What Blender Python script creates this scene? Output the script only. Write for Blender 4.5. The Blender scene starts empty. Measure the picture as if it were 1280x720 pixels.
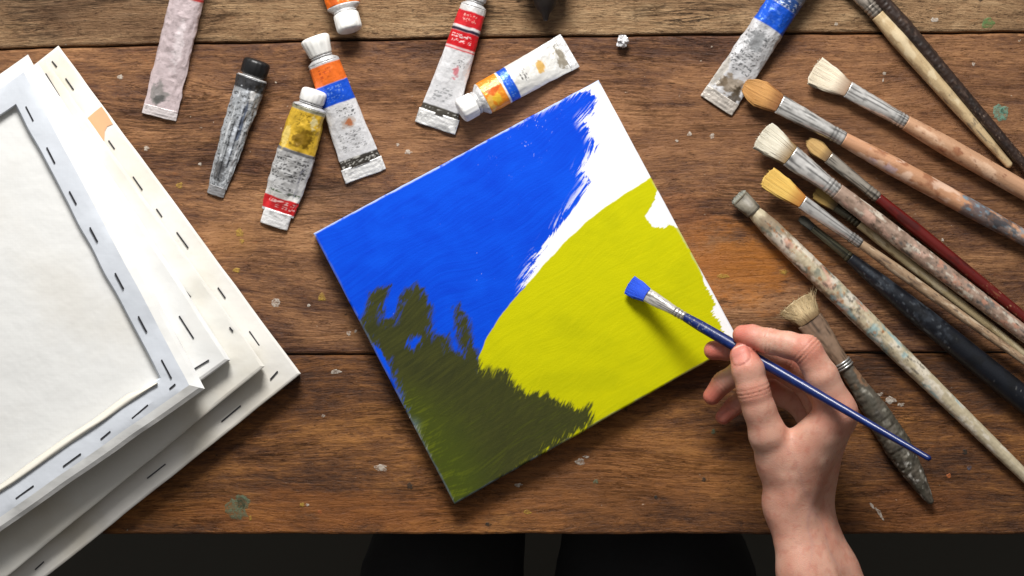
import bpy, math, random
import numpy as np
from mathutils import Vector, Matrix

random.seed(7)
rng = np.random.default_rng(7)
scene = bpy.context.scene
COL = scene.collection

# ------------------------------------------------------------------ scale
S = 0.00062          # metres per photo pixel on the table top
H = 1.25             # camera height above the table top


def P(px, py, z=0.0):
    k = S * (1 - z / H)
    return Vector(((px - 640) * k, (360 - py) * k, z))


def lin(c):
    return tuple(((v / 255) / 12.92 if v / 255 <= 0.04045 else ((v / 255 + 0.055) / 1.055) ** 2.4) for v in c)


def L(*c):
    return np.array(lin(c))


# ------------------------------------------------------------------ noise
def _hash(ix, iy, iz, seed):
    h = (ix * 374761393 + iy * 668265263 + iz * 2147483647 + seed * 1274126177) & 0xFFFFFFFF
    h = ((h ^ (h >> 13)) * 1274126177) & 0xFFFFFFFF
    h = ((h ^ (h >> 16)) * 2246822519) & 0xFFFFFFFF
    return ((h ^ (h >> 15)) & 0xFFFFFF) / float(0xFFFFFF)


def vnoise(x, y, z=0.0, seed=0):
    x, y, z = np.broadcast_arrays(np.asarray(x, float), np.asarray(y, float), np.asarray(z, float))
    ix, iy, iz = np.floor(x).astype(np.int64), np.floor(y).astype(np.int64), np.floor(z).astype(np.int64)
    fx, fy, fz = x - ix, y - iy, z - iz
    fx, fy, fz = (f * f * (3 - 2 * f) for f in (fx, fy, fz))
    r = 0
    for dx in (0, 1):
        for dy in (0, 1):
            for dz in (0, 1):
                w = (fx if dx else 1 - fx) * (fy if dy else 1 - fy) * (fz if dz else 1 - fz)
                r = r + w * _hash(ix + dx, iy + dy, iz + dz, seed)
    return r * 2 - 1


def fbm(x, y, z=0.0, seed=0, o=4):
    r, a, t = 0, 1.0, 0
    for i in range(o):
        f = 2.03 ** i
        r = r + a * vnoise(np.asarray(x) * f, np.asarray(y) * f, np.asarray(z) * f, seed + i * 17)
        t += a
        a *= 0.5
    return r / t * 1.5


def sm(a, b, x):
    t = np.clip((np.asarray(x, float) - a) / (b - a), 0, 1)
    return t * t * (3 - 2 * t)


def mix(a, b, t):
    t = np.asarray(t, float)[..., None]
    return a * (1 - t) + b * t


# ------------------------------------------------------------------ objects
def link(o):
    COL.objects.link(o)
    return o


def mesh_obj(name, verts, faces, mat=None, parent=None, cols=None, smooth=True):
    me = bpy.data.meshes.new(name)
    me.from_pydata([tuple(v) for v in verts], [], [tuple(f) for f in faces])
    if cols is not None:
        ca = me.color_attributes.new('Col', 'FLOAT_COLOR', 'POINT')
        c = np.ones((len(verts), 4), np.float32)
        c[:, :3] = np.clip(np.asarray(cols).reshape(-1, 3), 0, 1)
        ca.data.foreach_set('color', c.ravel())
    if smooth:
        me.polygons.foreach_set('use_smooth', [True] * len(me.polygons))
    me.update()
    o = bpy.data.objects.new(name, me)
    if mat:
        me.materials.append(mat)
    link(o)
    if parent:
        o.parent = parent
    return o


def thing(name, label, cat, mat4=None, group=None):
    o = bpy.data.objects.new(name, None)
    o.empty_display_size = 0.02
    link(o)
    if mat4 is not None:
        o.matrix_world = mat4
    tag(o, label, cat, group)
    return o


def tag(o, label, cat, group=None):
    o['label'] = label
    o['category'] = cat
    if group:
        o['group'] = group
    return o


def loft(rings, cap=True):
    """rings: (m, n, 3) closed rings"""
    rings = np.asarray(rings)
    m, n = rings.shape[:2]
    V = rings.reshape(-1, 3)
    F = []
    for i in range(m - 1):
        for j in range(n):
            k = (j + 1) % n
            F.append((i * n + j, i * n + k, (i + 1) * n + k, (i + 1) * n + j))
    if cap:
        F.append(tuple(range(n - 1, -1, -1)))
        F.append(tuple((m - 1) * n + j for j in range(n)))
    return V, F


def frame_matrix(a, b):
    """local +X runs from a to b, +Z stays near world up"""
    x = (b - a).normalized()
    y = Vector((0, 0, 1)).cross(x).normalized()
    z = x.cross(y)
    M = Matrix((x, y, z)).transposed().to_4x4()
    M.translation = a
    return M


# ------------------------------------------------------------------ materials
MATS = {}


def new_mat(name):
    m = bpy.data.materials.new(name)
    m.use_nodes = True
    nt = m.node_tree
    b = nt.nodes['Principled BSDF']
    return m, nt, b


def bump(nt, b, scale, strength, dist=0.0005, stretch=(1, 1, 1), detail=4, coord='Object', prev=None):
    tc = nt.nodes.new('ShaderNodeTexCoord')
    mp = nt.nodes.new('ShaderNodeMapping')
    mp.inputs['Scale'].default_value = stretch
    n = nt.nodes.new('ShaderNodeTexNoise')
    n.inputs['Scale'].default_value = scale
    n.inputs['Detail'].default_value = detail
    bp = nt.nodes.new('ShaderNodeBump')
    bp.inputs['Strength'].default_value = strength
    bp.inputs['Distance'].default_value = dist
    nt.links.new(tc.outputs[coord], mp.inputs[0])
    nt.links.new(mp.outputs[0], n.inputs['Vector'])
    nt.links.new(n.outputs['Fac'], bp.inputs['Height'])
    if prev:
        nt.links.new(prev.outputs[0], bp.inputs['Normal'])
    nt.links.new(bp.outputs[0], b.inputs['Normal'])
    return bp


def vc(name, rough=0.5, metal=0.0, bscale=600, bstr=0.3, stretch=(1, 1, 1), coat=0.0, spec=0.5, sss=0.0, dist=0.0004):
    m, nt, b = new_mat(name)
    a = nt.nodes.new('ShaderNodeAttribute')
    a.attribute_name = 'Col'
    nt.links.new(a.outputs['Color'], b.inputs['Base Color'])
    b.inputs['Roughness'].default_value = rough
    b.inputs['Metallic'].default_value = metal
    b.inputs['Coat Weight'].default_value = coat
    b.inputs['Specular IOR Level'].default_value = spec
    if sss:
        b.inputs['Subsurface Weight'].default_value = sss
        b.inputs['Subsurface Radius'].default_value = (1.0, 0.35, 0.2)
        b.inputs['Subsurface Scale'].default_value = 0.004
    if bstr:
        bump(nt, b, bscale, bstr, stretch=stretch, dist=dist)
    return m


def plain(name, c, rough=0.5, metal=0.0, bscale=500, bstr=0.2, coat=0.0):
    m, nt, b = new_mat(name)
    b.inputs['Base Color'].default_value = (*lin(c), 1)
    b.inputs['Roughness'].default_value = rough
    b.inputs['Metallic'].default_value = metal
    b.inputs['Coat Weight'].default_value = coat
    if bstr:
        bump(nt, b, bscale, bstr)
    return m


M_handle = vc('painted_handle', 0.42, bscale=700, bstr=0.35)
M_crust = vc('paint_crusted', 0.5, bscale=420, bstr=0.4, dist=0.0006, stretch=(0.35, 1, 1))
M_gloss = vc('lacquered_handle', 0.34, bscale=500, bstr=0.15, coat=0.15)
M_hair = vc('bristle_hair', 0.6, bscale=900, bstr=0.5, stretch=(0.08, 1, 1))
M_ferr = vc('ferrule_metal', 0.27, metal=0.55, bscale=500, bstr=0.5, stretch=(0.15, 1, 1))
M_tube = vc('tube_label', 0.3, metal=0.2, bscale=260, bstr=0.5, dist=0.0012)
M_foil = vc('tube_foil', 0.36, metal=0.25, bscale=300, bstr=0.8, dist=0.0012)
M_cap = vc('plastic_cap', 0.4, bstr=0.0, bscale=400)
M_skin = vc('skin', 0.5, bscale=1600, bstr=0.15, sss=0.35, spec=0.4, dist=0.0003)
M_black = plain('black_plastic', (16, 16, 17), 0.35)
M_staple = plain('staple_steel', (62, 62, 66), 0.4, 0.6)


def mat_cloth(name='primed_canvas', ca=(222, 221, 216), cb=(228, 229, 227)):
    m, nt, b = new_mat(name)
    N, K = nt.nodes, nt.links
    tc = N.new('ShaderNodeTexCoord')
    n1 = N.new('ShaderNodeTexNoise'); n1.inputs['Scale'].default_value = 14; n1.inputs['Detail'].default_value = 6
    K.new(tc.outputs['Object'], n1.inputs['Vector'])
    cr = N.new('ShaderNodeValToRGB')
    cr.color_ramp.elements[0].position = 0.33; cr.color_ramp.elements[0].color = (*lin(ca), 1)
    cr.color_ramp.elements[1].position = 0.52; cr.color_ramp.elements[1].color = (*lin(cb), 1)
    K.new(n1.outputs['Fac'], cr.inputs[0])
    K.new(cr.outputs[0], b.inputs['Base Color'])
    b.inputs['Roughness'].default_value = 0.75
    w1 = N.new('ShaderNodeTexWave'); w1.inputs['Scale'].default_value = 260; w1.bands_direction = 'X'
    w2 = N.new('ShaderNodeTexWave'); w2.inputs['Scale'].default_value = 260; w2.bands_direction = 'Y'
    for w in (w1, w2):
        w.inputs['Distortion'].default_value = 1.0
        K.new(tc.outputs['Object'], w.inputs['Vector'])
    ad = N.new('ShaderNodeMath'); ad.operation = 'ADD'
    K.new(w1.outputs['Fac'], ad.inputs[0]); K.new(w2.outputs['Fac'], ad.inputs[1])
    bp = N.new('ShaderNodeBump'); bp.inputs['Strength'].default_value = 0.03; bp.inputs['Distance'].default_value = 0.0003
    K.new(ad.outputs[0], bp.inputs['Height'])
    n2 = N.new('ShaderNodeTexNoise'); n2.inputs['Scale'].default_value = 45; n2.inputs['Detail'].default_value = 3
    K.new(tc.outputs['Object'], n2.inputs['Vector'])
    b2 = N.new('ShaderNodeBump'); b2.inputs['Strength'].default_value = 0.35; b2.inputs['Distance'].default_value = 0.003
    K.new(n2.outputs['Fac'], b2.inputs['Height']); K.new(bp.outputs[0], b2.inputs['Normal'])
    K.new(b2.outputs[0], b.inputs['Normal'])
    return m


M_cloth = mat_cloth()
M_cream = mat_cloth('cream_canvas', (212, 207, 194), (222, 221, 214))
M_warm = mat_cloth('warm_white_canvas', (216, 211, 198), (228, 226, 220))
M_bluish = mat_cloth('bluish_primed_canvas', (200, 206, 214), (211, 217, 225))


def mat_wood(name, ramp, grey=0.0, cracks=0.4, seed=0.0, stain=None):
    m, nt, b = new_mat(name)
    N, K = nt.nodes, nt.links

    def math_(op, a, c, clamp=False):
        n = N.new('ShaderNodeMath'); n.operation = op; n.use_clamp = clamp
        for i, v in enumerate((a, c)):
            if isinstance(v, (int, float)):
                n.inputs[i].default_value = v
            else:
                K.new(v, n.inputs[i])
        return n.outputs[0]

    def mixc(f, a, c, mode='MIX'):
        n = N.new('ShaderNodeMix'); n.data_type = 'RGBA'; n.blend_type = mode
        if isinstance(f, (int, float)):
            n.inputs[0].default_value = f
        else:
            K.new(f, n.inputs[0])
        for i, v in ((6, a), (7, c)):
            if isinstance(v, tuple):
                n.inputs[i].default_value = (*v, 1)
            else:
                K.new(v, n.inputs[i])
        return n.outputs[2]

    tc = N.new('ShaderNodeTexCoord')

    def mapped(sc, loc=(0, 0, 0), src=None):
        mp = N.new('ShaderNodeMapping')
        mp.inputs['Scale'].default_value = sc
        mp.inputs['Location'].default_value = (loc[0] + seed, loc[1] + seed * 1.7, loc[2])
        K.new(src or tc.outputs['Object'], mp.inputs[0])
        return mp.outputs[0]

    def noise(vec, scale, detail=5, rough=0.6, dist=0.0):
        n = N.new('ShaderNodeTexNoise')
        n.inputs['Scale'].default_value = scale
        n.inputs['Detail'].default_value = detail
        n.inputs['Roughness'].default_value = rough
        n.inputs['Distortion'].default_value = dist
        K.new(vec, n.inputs['Vector'])
        return n.outputs['Fac']

    def rampf(src, p0, p1, v0=0.0, v1=1.0):
        n = N.new('ShaderNodeMapRange')
        n.inputs[1].default_value = p0; n.inputs[2].default_value = p1
        n.inputs[3].default_value = v0; n.inputs[4].default_value = v1
        n.interpolation_type = 'SMOOTHSTEP'
        K.new(src, n.inputs[0])
        return n.outputs[0]

    # warp so that the grain wanders
    warp = noise(mapped((1.2, 5, 1)), 2.2, 2)
    wv = N.new('ShaderNodeCombineXYZ')
    K.new(math_('MULTIPLY', math_('SUBTRACT', warp, 0.5), 0.05), wv.inputs[1])
    va = N.new('ShaderNodeVectorMath'); va.operation = 'ADD'
    K.new(tc.outputs['Object'], va.inputs[0]); K.new(wv.outputs[0], va.inputs[1])
    wc = va.outputs[0]

    big = noise(mapped((1.0, 3.2, 1), (3, 1, 0), wc), 6, 6, 0.62)
    grain = noise(mapped((1, 9, 1), (0, 5, 0), wc), 24, 8, 0.72)
    fine = noise(mapped((1, 8, 1), (1, 2, 0), wc), 95, 6, 0.8)
    mott = noise(mapped((1, 1.6, 1), (8, 2, 0)), 60, 5, 0.7)
    f = math_('ADD', math_('MULTIPLY', big, 0.45), math_('MULTIPLY', grain, 0.34))
    f = math_('ADD', f, math_('MULTIPLY', fine, 0.30))
    f = math_('ADD', f, math_('MULTIPLY', mott, 0.16))
    cr = N.new('ShaderNodeValToRGB')
    els = cr.color_ramp.elements
    while len(els) < len(ramp):
        els.new(0.5)
    for e, (p, c) in zip(els, ramp):
        e.position = p; e.color = (*lin(c), 1)
    K.new(f, cr.inputs[0])
    c = cr.outputs[0]
    # pores: short dark dashes along the grain
    po = noise(mapped((1, 9, 1), (4, 4, 0), wc), 150, 3, 0.6)
    pm = rampf(po, 0.60, 0.70)
    c = mixc(math_('MULTIPLY', pm, 0.55), c, lin((38, 22, 14)))
    # long dark cracks
    ck = noise(mapped((0.55, 13, 1), (7, 3, 0), wc), 22, 6, 0.68, 0.6)
    ckd = math_('ABSOLUTE', math_('SUBTRACT', ck, 0.5), 0)
    ckm = rampf(ckd, 0.0, 0.022, 1.0, 0.0)
    gate = rampf(noise(mapped((1, 2.2, 1), (2, 9, 0)), 9, 4), 0.5, 0.62)
    ckm = math_('MULTIPLY', ckm, gate)
    c = mixc(math_('MULTIPLY', ckm, cracks), c, lin((30, 18, 12)))
    # worn pale scuffs
    sc_ = noise(mapped((1, 2.6, 1), (5, 5, 0)), 26, 7, 0.75)
    sm_ = rampf(sc_, 0.63, 0.74)
    sm2 = math_('MULTIPLY', sm_, rampf(fine, 0.42, 0.6))
    c = mixc(math_('MULTIPLY', sm2, 0.42), c, lin((190, 160, 132)))
    # dark soft stains
    ds = rampf(noise(mapped((1, 1.5, 1), (15, 5, 0)), 10, 5, 0.6), 0.55, 0.72)
    c = mixc(math_('MULTIPLY', ds, 0.45), c, lin((52, 32, 22)))
    # orange flecks where the varnish survives
    of = rampf(noise(mapped((1, 2.4, 1), (31, 12, 0)), 55, 5, 0.75), 0.58, 0.72)
    c = mixc(math_('MULTIPLY', of, 0.22), c, lin((176, 104, 50)))
    # small dark mottles
    dm = rampf(noise(mapped((1, 2.2, 1), (17, 22, 0)), 70, 5, 0.75), 0.57, 0.70)
    c = mixc(math_('MULTIPLY', dm, 0.5), c, lin((58, 35, 22)))
    # tiny pale paint flecks
    fk = rampf(noise(mapped((1, 1.2, 1), (41, 7, 0)), 210, 2, 0.5), 0.735, 0.765)
    fk = math_('MULTIPLY', fk, rampf(noise(mapped((1, 1, 1), (3, 51, 0)), 12, 3), 0.46, 0.6))
    c = mixc(math_('MULTIPLY', fk, 0.75), c, lin((206, 192, 172)))
    # small dark knocks
    dk = rampf(noise(mapped((1, 1.4, 1), (25, 15, 0)), 120, 2, 0.5), 0.74, 0.78)
    c = mixc(math_('MULTIPLY', dk, 0.7), c, lin((26, 18, 15)))
    # orange-yellow worn varnish
    if stain:
        for (cx, cy, rx, ry, colr, amt) in stain:
            o = P(cx, cy)
            mp = N.new('ShaderNodeMapping')
            mp.vector_type = 'TEXTURE'
            mp.inputs['Location'].default_value = (o.x, o.y, 0)
            mp.inputs['Scale'].default_value = (rx * S, ry * S, 10)
            K.new(tc.outputs['Object'], mp.inputs[0])
            ln = N.new('ShaderNodeVectorMath'); ln.operation = 'LENGTH'
            K.new(mp.outputs[0], ln.inputs[0])
            dd = math_('ADD', ln.outputs['Value'], math_('MULTIPLY', math_('SUBTRACT', sc_, 0.5), 3.4))
            msk = rampf(dd, 0.35, 1.25, 1.0, 0.0)
            msk = math_('MULTIPLY', msk, rampf(grain, 0.25, 0.65, 0.45, 1.0))
            c = mixc(math_('MULTIPLY', msk, amt), c, lin(colr))
    K.new(c, b.inputs['Base Color'])
    b.inputs['Roughness'].default_value = 0.55
    K.new(rampf(mott, 0.3, 0.7, 0.42, 0.68), b.inputs['Roughness'])
    b.inputs['Specular IOR Level'].default_value = 0.35
    hgt = math_('ADD', math_('MULTIPLY', grain, 0.9), math_('MULTIPLY', fine, 0.5))
    hgt = math_('ADD', hgt, math_('MULTIPLY', mott, 0.45))
    hgt = math_('SUBTRACT', hgt, math_('MULTIPLY', pm, 0.35))
    hgt = math_('SUBTRACT', hgt, math_('MULTIPLY', dm, 0.3))
    hgt = math_('SUBTRACT', hgt, math_('MULTIPLY', ckm, 0.6))
    bp = N.new('ShaderNodeBump')
    bp.inputs['Strength'].default_value = 0.75 + 0.25 * grey
    bp.inputs['Distance'].default_value = 0.0022 + 0.0016 * grey
    K.new(hgt, bp.inputs['Height'])
    K.new(bp.outputs[0], b.inputs['Normal'])
    return m


RAMP_MID = [(0.46, (38, 22, 14)), (0.56, (82, 51, 33)), (0.635, (122, 83, 52)), (0.715, (164, 118, 78)), (0.82, (190, 148, 106))]
RAMP_TOP = [(0.44, (60, 42, 30)), (0.53, (120, 90, 62)), (0.62, (162, 128, 92)), (0.73, (196, 164, 124)), (0.86, (216, 192, 162))]
RAMP_LOW = [(0.46, (38, 22, 13)), (0.56, (76, 46, 25)), (0.635, (116, 74, 38)), (0.715, (160, 108, 56)), (0.82, (180, 124, 66))]
ORANGE = (176, 104, 36)
M_wood_top = mat_wood('weathered_plank_wood', RAMP_TOP, 1.0, 0.85, 0.0,
                      [(120, 20, 170, 60, (92, 60, 40), 0.6), (820, -30, 90, 30, (96, 60, 38), 0.6)])
M_wood_mid = mat_wood('brown_plank_wood', RAMP_MID, 0.0, 0.5, 4.3,
                      [(930, 330, 90, 50, (184, 112, 30), 0.75), (850, 330, 60, 90, (150, 92, 48), 0.5),
                       (290, 300, 30, 26, (150, 104, 60), 0.5), (430, 250, 70, 30, (150, 112, 80), 0.35),
                       (640, 150, 300, 70, (140, 98, 66), 0.4), (1090, 150, 300, 110, (142, 98, 64), 0.45)])
M_wood_low = mat_wood('amber_plank_wood', RAMP_LOW, 0.0, 0.55, 9.1,
                      [(430, 640, 260, 30, (160, 96, 40), 0.5), (740, 600, 240, 70, (158, 102, 52), 0.5),
                       (1140, 640, 90, 40, (140, 84, 38), 0.5)])

_nt = M_skin.node_tree
_b = _nt.nodes['Principled BSDF']
_prev = [n for n in _nt.nodes if n.type == 'BUMP'][0]
_tc = _nt.nodes.new('ShaderNodeTexCoord')
_v = _nt.nodes.new('ShaderNodeTexVoronoi'); _v.inputs['Scale'].default_value = 900
_bp = _nt.nodes.new('ShaderNodeBump'); _bp.inputs['Strength'].default_value = 0.3; _bp.inputs['Distance'].default_value = 0.0004
_nt.links.new(_tc.outputs['Object'], _v.inputs['Vector']); _nt.links.new(_v.outputs['Distance'], _bp.inputs['Height'])
_nt.links.new(_prev.outputs[0], _bp.inputs['Normal']); _nt.links.new(_bp.outputs[0], _b.inputs['Normal'])

# ------------------------------------------------------------------ table
table = thing('wooden_table', 'old brown plank table stained with paint under the canvases, tubes and brushes', 'table',
              Matrix.Translation((0, 0, 0)))


def plank(edge_top, edge_bot, mat, zoff=0.0):
    """edges as functions of px x -> py; a slab with softened long edges"""
    xs = np.arange(-560, 1860, 12.0)
    ts = np.array([0, 0.004, 0.012, 0.5, 0.988, 0.996, 1.0])
    drop = np.array([0.0028, 0.0007, 0, 0, 0, 0.0007, 0.0028])
    V, F = [], []
    n = len(ts) + 2
    for x in xs:
        a, b_ = edge_top(x), edge_bot(x)
        p0 = P(x, a + 0.1); V.append((p0.x, p0.y, -0.032))
        for i, (t, d) in enumerate(zip(ts, drop)):
            w = abs(b_ - a)
            tt = t
            if i in (1, 2):
                tt = (1.2, 3.2)[i - 1] / w
            if i in (4, 5):
                tt = 1 - (3.2, 1.2)[i - 4] / w
            p = P(x, a + (b_ - a) * tt)
            V.append((p.x, p.y, -d + zoff))
        p0 = P(x, b_ - 0.1); V.append((p0.x, p0.y, -0.032))
    for i in range(len(xs) - 1):
        for j in range(n):
            k = (j + 1) % n
            F.append((i * n + j, i * n + k, (i + 1) * n + k, (i + 1) * n + j))
    F.append(tuple(range(n))[::-1])
    F.append(tuple((len(xs) - 1) * n + j for j in range(n)))
    return mesh_obj('plank', V, F, mat, table, smooth=False)


def wob(x, s, a=1.2):
    return a * float(vnoise(x / 60.0, 0.3, 0, s)) + 0.5 * float(vnoise(x / 14.0, 0.3, 0, s + 3))


seam1 = lambda x: 60.5 - 0.0275 * x + 4.5e-6 * x * x * 2 + wob(x, 5, 0.8)
seam2 = lambda x: 443.5 - 0.002 * x + wob(x, 9, 0.7)
edge3 = lambda x: 668.0 + wob(x, 12, 0.8)
pk_far = plank(lambda x: -420, lambda x: -330, M_wood_mid)
pk_top = plank(lambda x: -328, lambda x: seam1(x) - 1.1, M_wood_top)
pk_mid = plank(lambda x: seam1(x) + 1.1, lambda x: seam2(x) - 1.0, M_wood_mid, -0.0004)
pk_low = plank(lambda x: seam2(x) + 1.0, edge3, M_wood_low)
# legs, seen only from the side
for (x, y) in ((-500, -380), (1800, -380), (-500, 600), (1800, 600)):
    c = P(x, y)
    w = 0.03
    V = [(c.x + sx * w, c.y + sy * w, z) for z in (-0.033, -0.75) for sx, sy in ((-1, -1), (1, -1), (1, 1), (-1, 1))]
    mesh_obj('table_leg', V, [(3, 2, 1, 0), (4, 5, 6, 7)] + [(i, (i + 1) % 4, 4 + (i + 1) % 4, 4 + i) for i in range(4)], M_wood_low, table, smooth=False)

# floor
m_floor, nt, b = new_mat('dark_floor')
b.inputs['Base Color'].default_value = (*lin((58, 55, 46)), 1)
b.inputs['Roughness'].default_value = 0.7
bump(nt, b, 30, 0.2)
fl = mesh_obj('floor', [(-4, -4, -0.75), (4, -4, -0.75), (4, 4, -0.75), (-4, 4, -0.75)], [(0, 1, 2, 3)], m_floor, smooth=False)
fl['kind'] = 'structure'

# paint spots on the planks
SPOTCOL = {'w': (214, 204, 190), 't': (110, 160, 140), 'g': (86, 130, 70), 's': (104, 118, 92), 'y': (186, 150, 60), 'o': (196, 112, 60), 'd': (40, 44, 40), 'b': (84, 92, 110)}
spot_mats = {k: plain('dried_paint_' + k, c, 0.6, 0, 700, 0.3) for k, c in SPOTCOL.items()}
for k_, m_ in spot_mats.items():       # paint worn through to the wood in places
    nt_ = m_.node_tree
    tc_ = nt_.nodes.new('ShaderNodeTexCoord')
    n_ = nt_.nodes.new('ShaderNodeTexNoise'); n_.inputs['Scale'].default_value = 420; n_.inputs['Detail'].default_value = 6; n_.inputs['Roughness'].default_value = 0.7
    mr_ = nt_.nodes.new('ShaderNodeMapRange'); mr_.inputs[1].default_value = 0.38; mr_.inputs[2].default_value = 0.6
    mr_.inputs[3].default_value = 0.12; mr_.inputs[4].default_value = 0.72
    nt_.links.new(tc_.outputs['Object'], n_.inputs['Vector']); nt_.links.new(n_.outputs['Fac'], mr_.inputs[0])
    nt_.links.new(mr_.outputs[0], nt_.nodes['Principled BSDF'].inputs['Alpha'])


def spot(px, py, r, kind, elong=1.0, ang=0.0):
    n = 22
    z = 0.0004 if not (seam1(px) < py < seam2(px)) else 0.0001
    par = pk_top if py < seam1(px) else (pk_mid if py < seam2(px) else pk_low)
    ph = random.random() * 99
    ring = []
    for i in range(n):
        a = i * math.tau / n
        rr = r * (1 + 0.42 * float(vnoise(math.cos(a) * 1.7 + ph, math.sin(a) * 1.7, ph)) + 0.2 * float(vnoise(math.cos(a) * 5 + ph, math.sin(a) * 5, ph)))
        ux, uy = rr * math.cos(a) * elong, rr * math.sin(a)
        ring.append((px + ux * math.cos(ang) - uy * math.sin(ang), py + ux * math.sin(ang) + uy * math.cos(ang)))
    V = [(*P(x, y)[:2], z - 0.00025) for x, y in ring] + [(*P(px + (x - px) * 0.8, py + (y - py) * 0.8)[:2], z) for x, y in ring]
    F = [(n + i, n + (i + 1) % n, (i + 1) % n, i) for i in range(n)] + [tuple(range(n, 2 * n))[::-1]]
    return mesh_obj('paint_spot', V, F, spot_mats[kind], par, smooth=False)


SPOTS = [(1250, 142, 9, 't'), (1256, 138, 5, 't'), (1235, 29, 7, 'g'), (295, 636, 15, 's'), (303, 628, 9, 's'), (345, 379, 5.5, 'w'), (386, 382, 2, 'w'),
         (403, 372, 5, 'y'), (299, 291, 5, 'y'), (150, 96, 3, 'w'), (224, 232, 4, 'y'), (183, 185, 3, 'w'), (302, 302, 3, 'y'),
         (724, 577, 3.5, 'w', 1.8), (733, 571, 2, 'w', 2), (476, 585, 4, 'w', 2), (512, 608, 4, 'd'), (745, 602, 3, 's', 1, 0), (436, 417, 2.5, 'w'), (445, 414, 2, 'w'),
         (862, 168, 3, 'w'), (890, 170, 3.4, 'w'), (846, 176, 2, 'w'), (1098, 640, 9, 'w', 0.25, -0.6), (1090, 632, 5, 'w', 0.3, -0.6), (1103, 648, 4, 'w', 0.3, -0.6),
         (1186, 595, 3, 'o'), (1212, 585, 3, 'b'), (1206, 565, 3, 'd'), (378, 631, 2.5, 'y'), (400, 640, 2.5, 'o'), (313, 648, 3, 'y', 0.6), (384, 631, 2, 'w'),
         (404, 520, 2, 'w'), (420, 465, 3, 'w', 2), (560, 152, 2.2, 'w'), (510, 190, 2.6, 'w', 1.6), (497, 181, 2, 'w'), (1104, 100, 2.4, 'w', 0.5), (1106, 92, 2, 'w'),
         (1217, 80, 2.2, 'w'), (1168, 25, 3, 'w', 1.5), (892, 540, 3, 's'), (1113, 500, 4, 'w', 1.8), (1100, 493, 2.5, 'w', 1.5), (1126, 506, 2, 'w', 2), (648, 606, 2.5, 'w', 2),
         (660, 640, 3, 'y', 1.6), (820, 622, 2.2, 'd'), (610, 655, 2.5, 'd', 1.5), (880, 600, 3, 'd'), (230, 580, 2, 'w'), (1045, 30, 2.2, 'w'), (336, 428, 2, 'w'), (296, 338, 3, 'y', 1.4),
         (250, 205, 2, 'w'), (1178, 300, 2, 'w'), (1135, 215, 2, 'w'), (980, 340, 3, 'y', 2), (600, 206, 1.6, 'w'), (905, 345, 3, 'y', 2.5)]
for s_ in SPOTS:
    spot(*s_)

# ------------------------------------------------------------------ painted canvas
ZC = 0.017
cTL, cTR, cBR, cBL = (392, 292), (748, 100), (925, 428.5), (568, 630)


def inpoly(x, y, poly):
    poly = np.array(poly, float)
    ins = np.zeros(x.shape, bool)
    d = np.full(x.shape, 1e9)
    n = len(poly)
    for i in range(n):
        (x0, y0), (x1, y1) = poly[i], poly[(i + 1) % n]
        c = ((y0 > y) != (y1 > y)) & (x < (x1 - x0) * (y - y0) / (y1 - y0 + 1e-12) + x0)
        ins ^= c
        ex, ey = x1 - x0, y1 - y0
        t = np.clip(((x - x0) * ex + (y - y0) * ey) / (ex * ex + ey * ey + 1e-9), 0, 1)
        d = np.minimum(d, np.hypot(x - x0 - t * ex, y - y0 - t * ey))
    return np.where(ins, d, -d)


BLUE = [(380, 292), (560, 190), (700, 118), (724, 112), (738, 114), (748, 124), (742, 142), (730, 150), (738, 164), (747, 184), (735, 200),
        (727, 212), (737, 226), (731, 238), (721, 254), (706, 276), (688, 299), (674, 320), (660, 344), (654, 366), (640, 392), (625, 418), (612, 448),
        (560, 520), (500, 520), (440, 470)]
YEL = [(815, 222), (782, 242), (761, 256), (732, 278), (706, 303), (688, 321), (667, 346), (642, 372), (622, 400), (606, 425), (596, 446), (590, 520),
       (560, 660), (960, 480), (915, 422), (905, 418), (896, 400), (890, 392), (893, 378), (886, 366), (868, 320), (850, 285), (836, 279), (829, 284), (815, 282), (806, 270), (816, 256), (821, 240), (822, 232)]
OLI = [(440, 440), (446, 405), (455, 390), (462, 366), (476, 360), (490, 358), (482, 384), (480, 398), (492, 398), (499, 372), (510, 360), (520, 353),
       (532, 364), (540, 384), (541, 418), (556, 420), (562, 418), (563, 432), (566, 440), (578, 441), (571, 420), (567, 384), (574, 380), (587, 401), (591, 428), (597, 441),
       (600, 459), (618, 462), (631, 458), (640, 476), (654, 488), (682, 490), (702, 503), (724, 508), (739, 505), (740, 522), (733, 534), (690, 560), (570, 650), (540, 600),
       (500, 500), (491, 476), (483, 452), (468, 432), (462, 428)]


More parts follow.
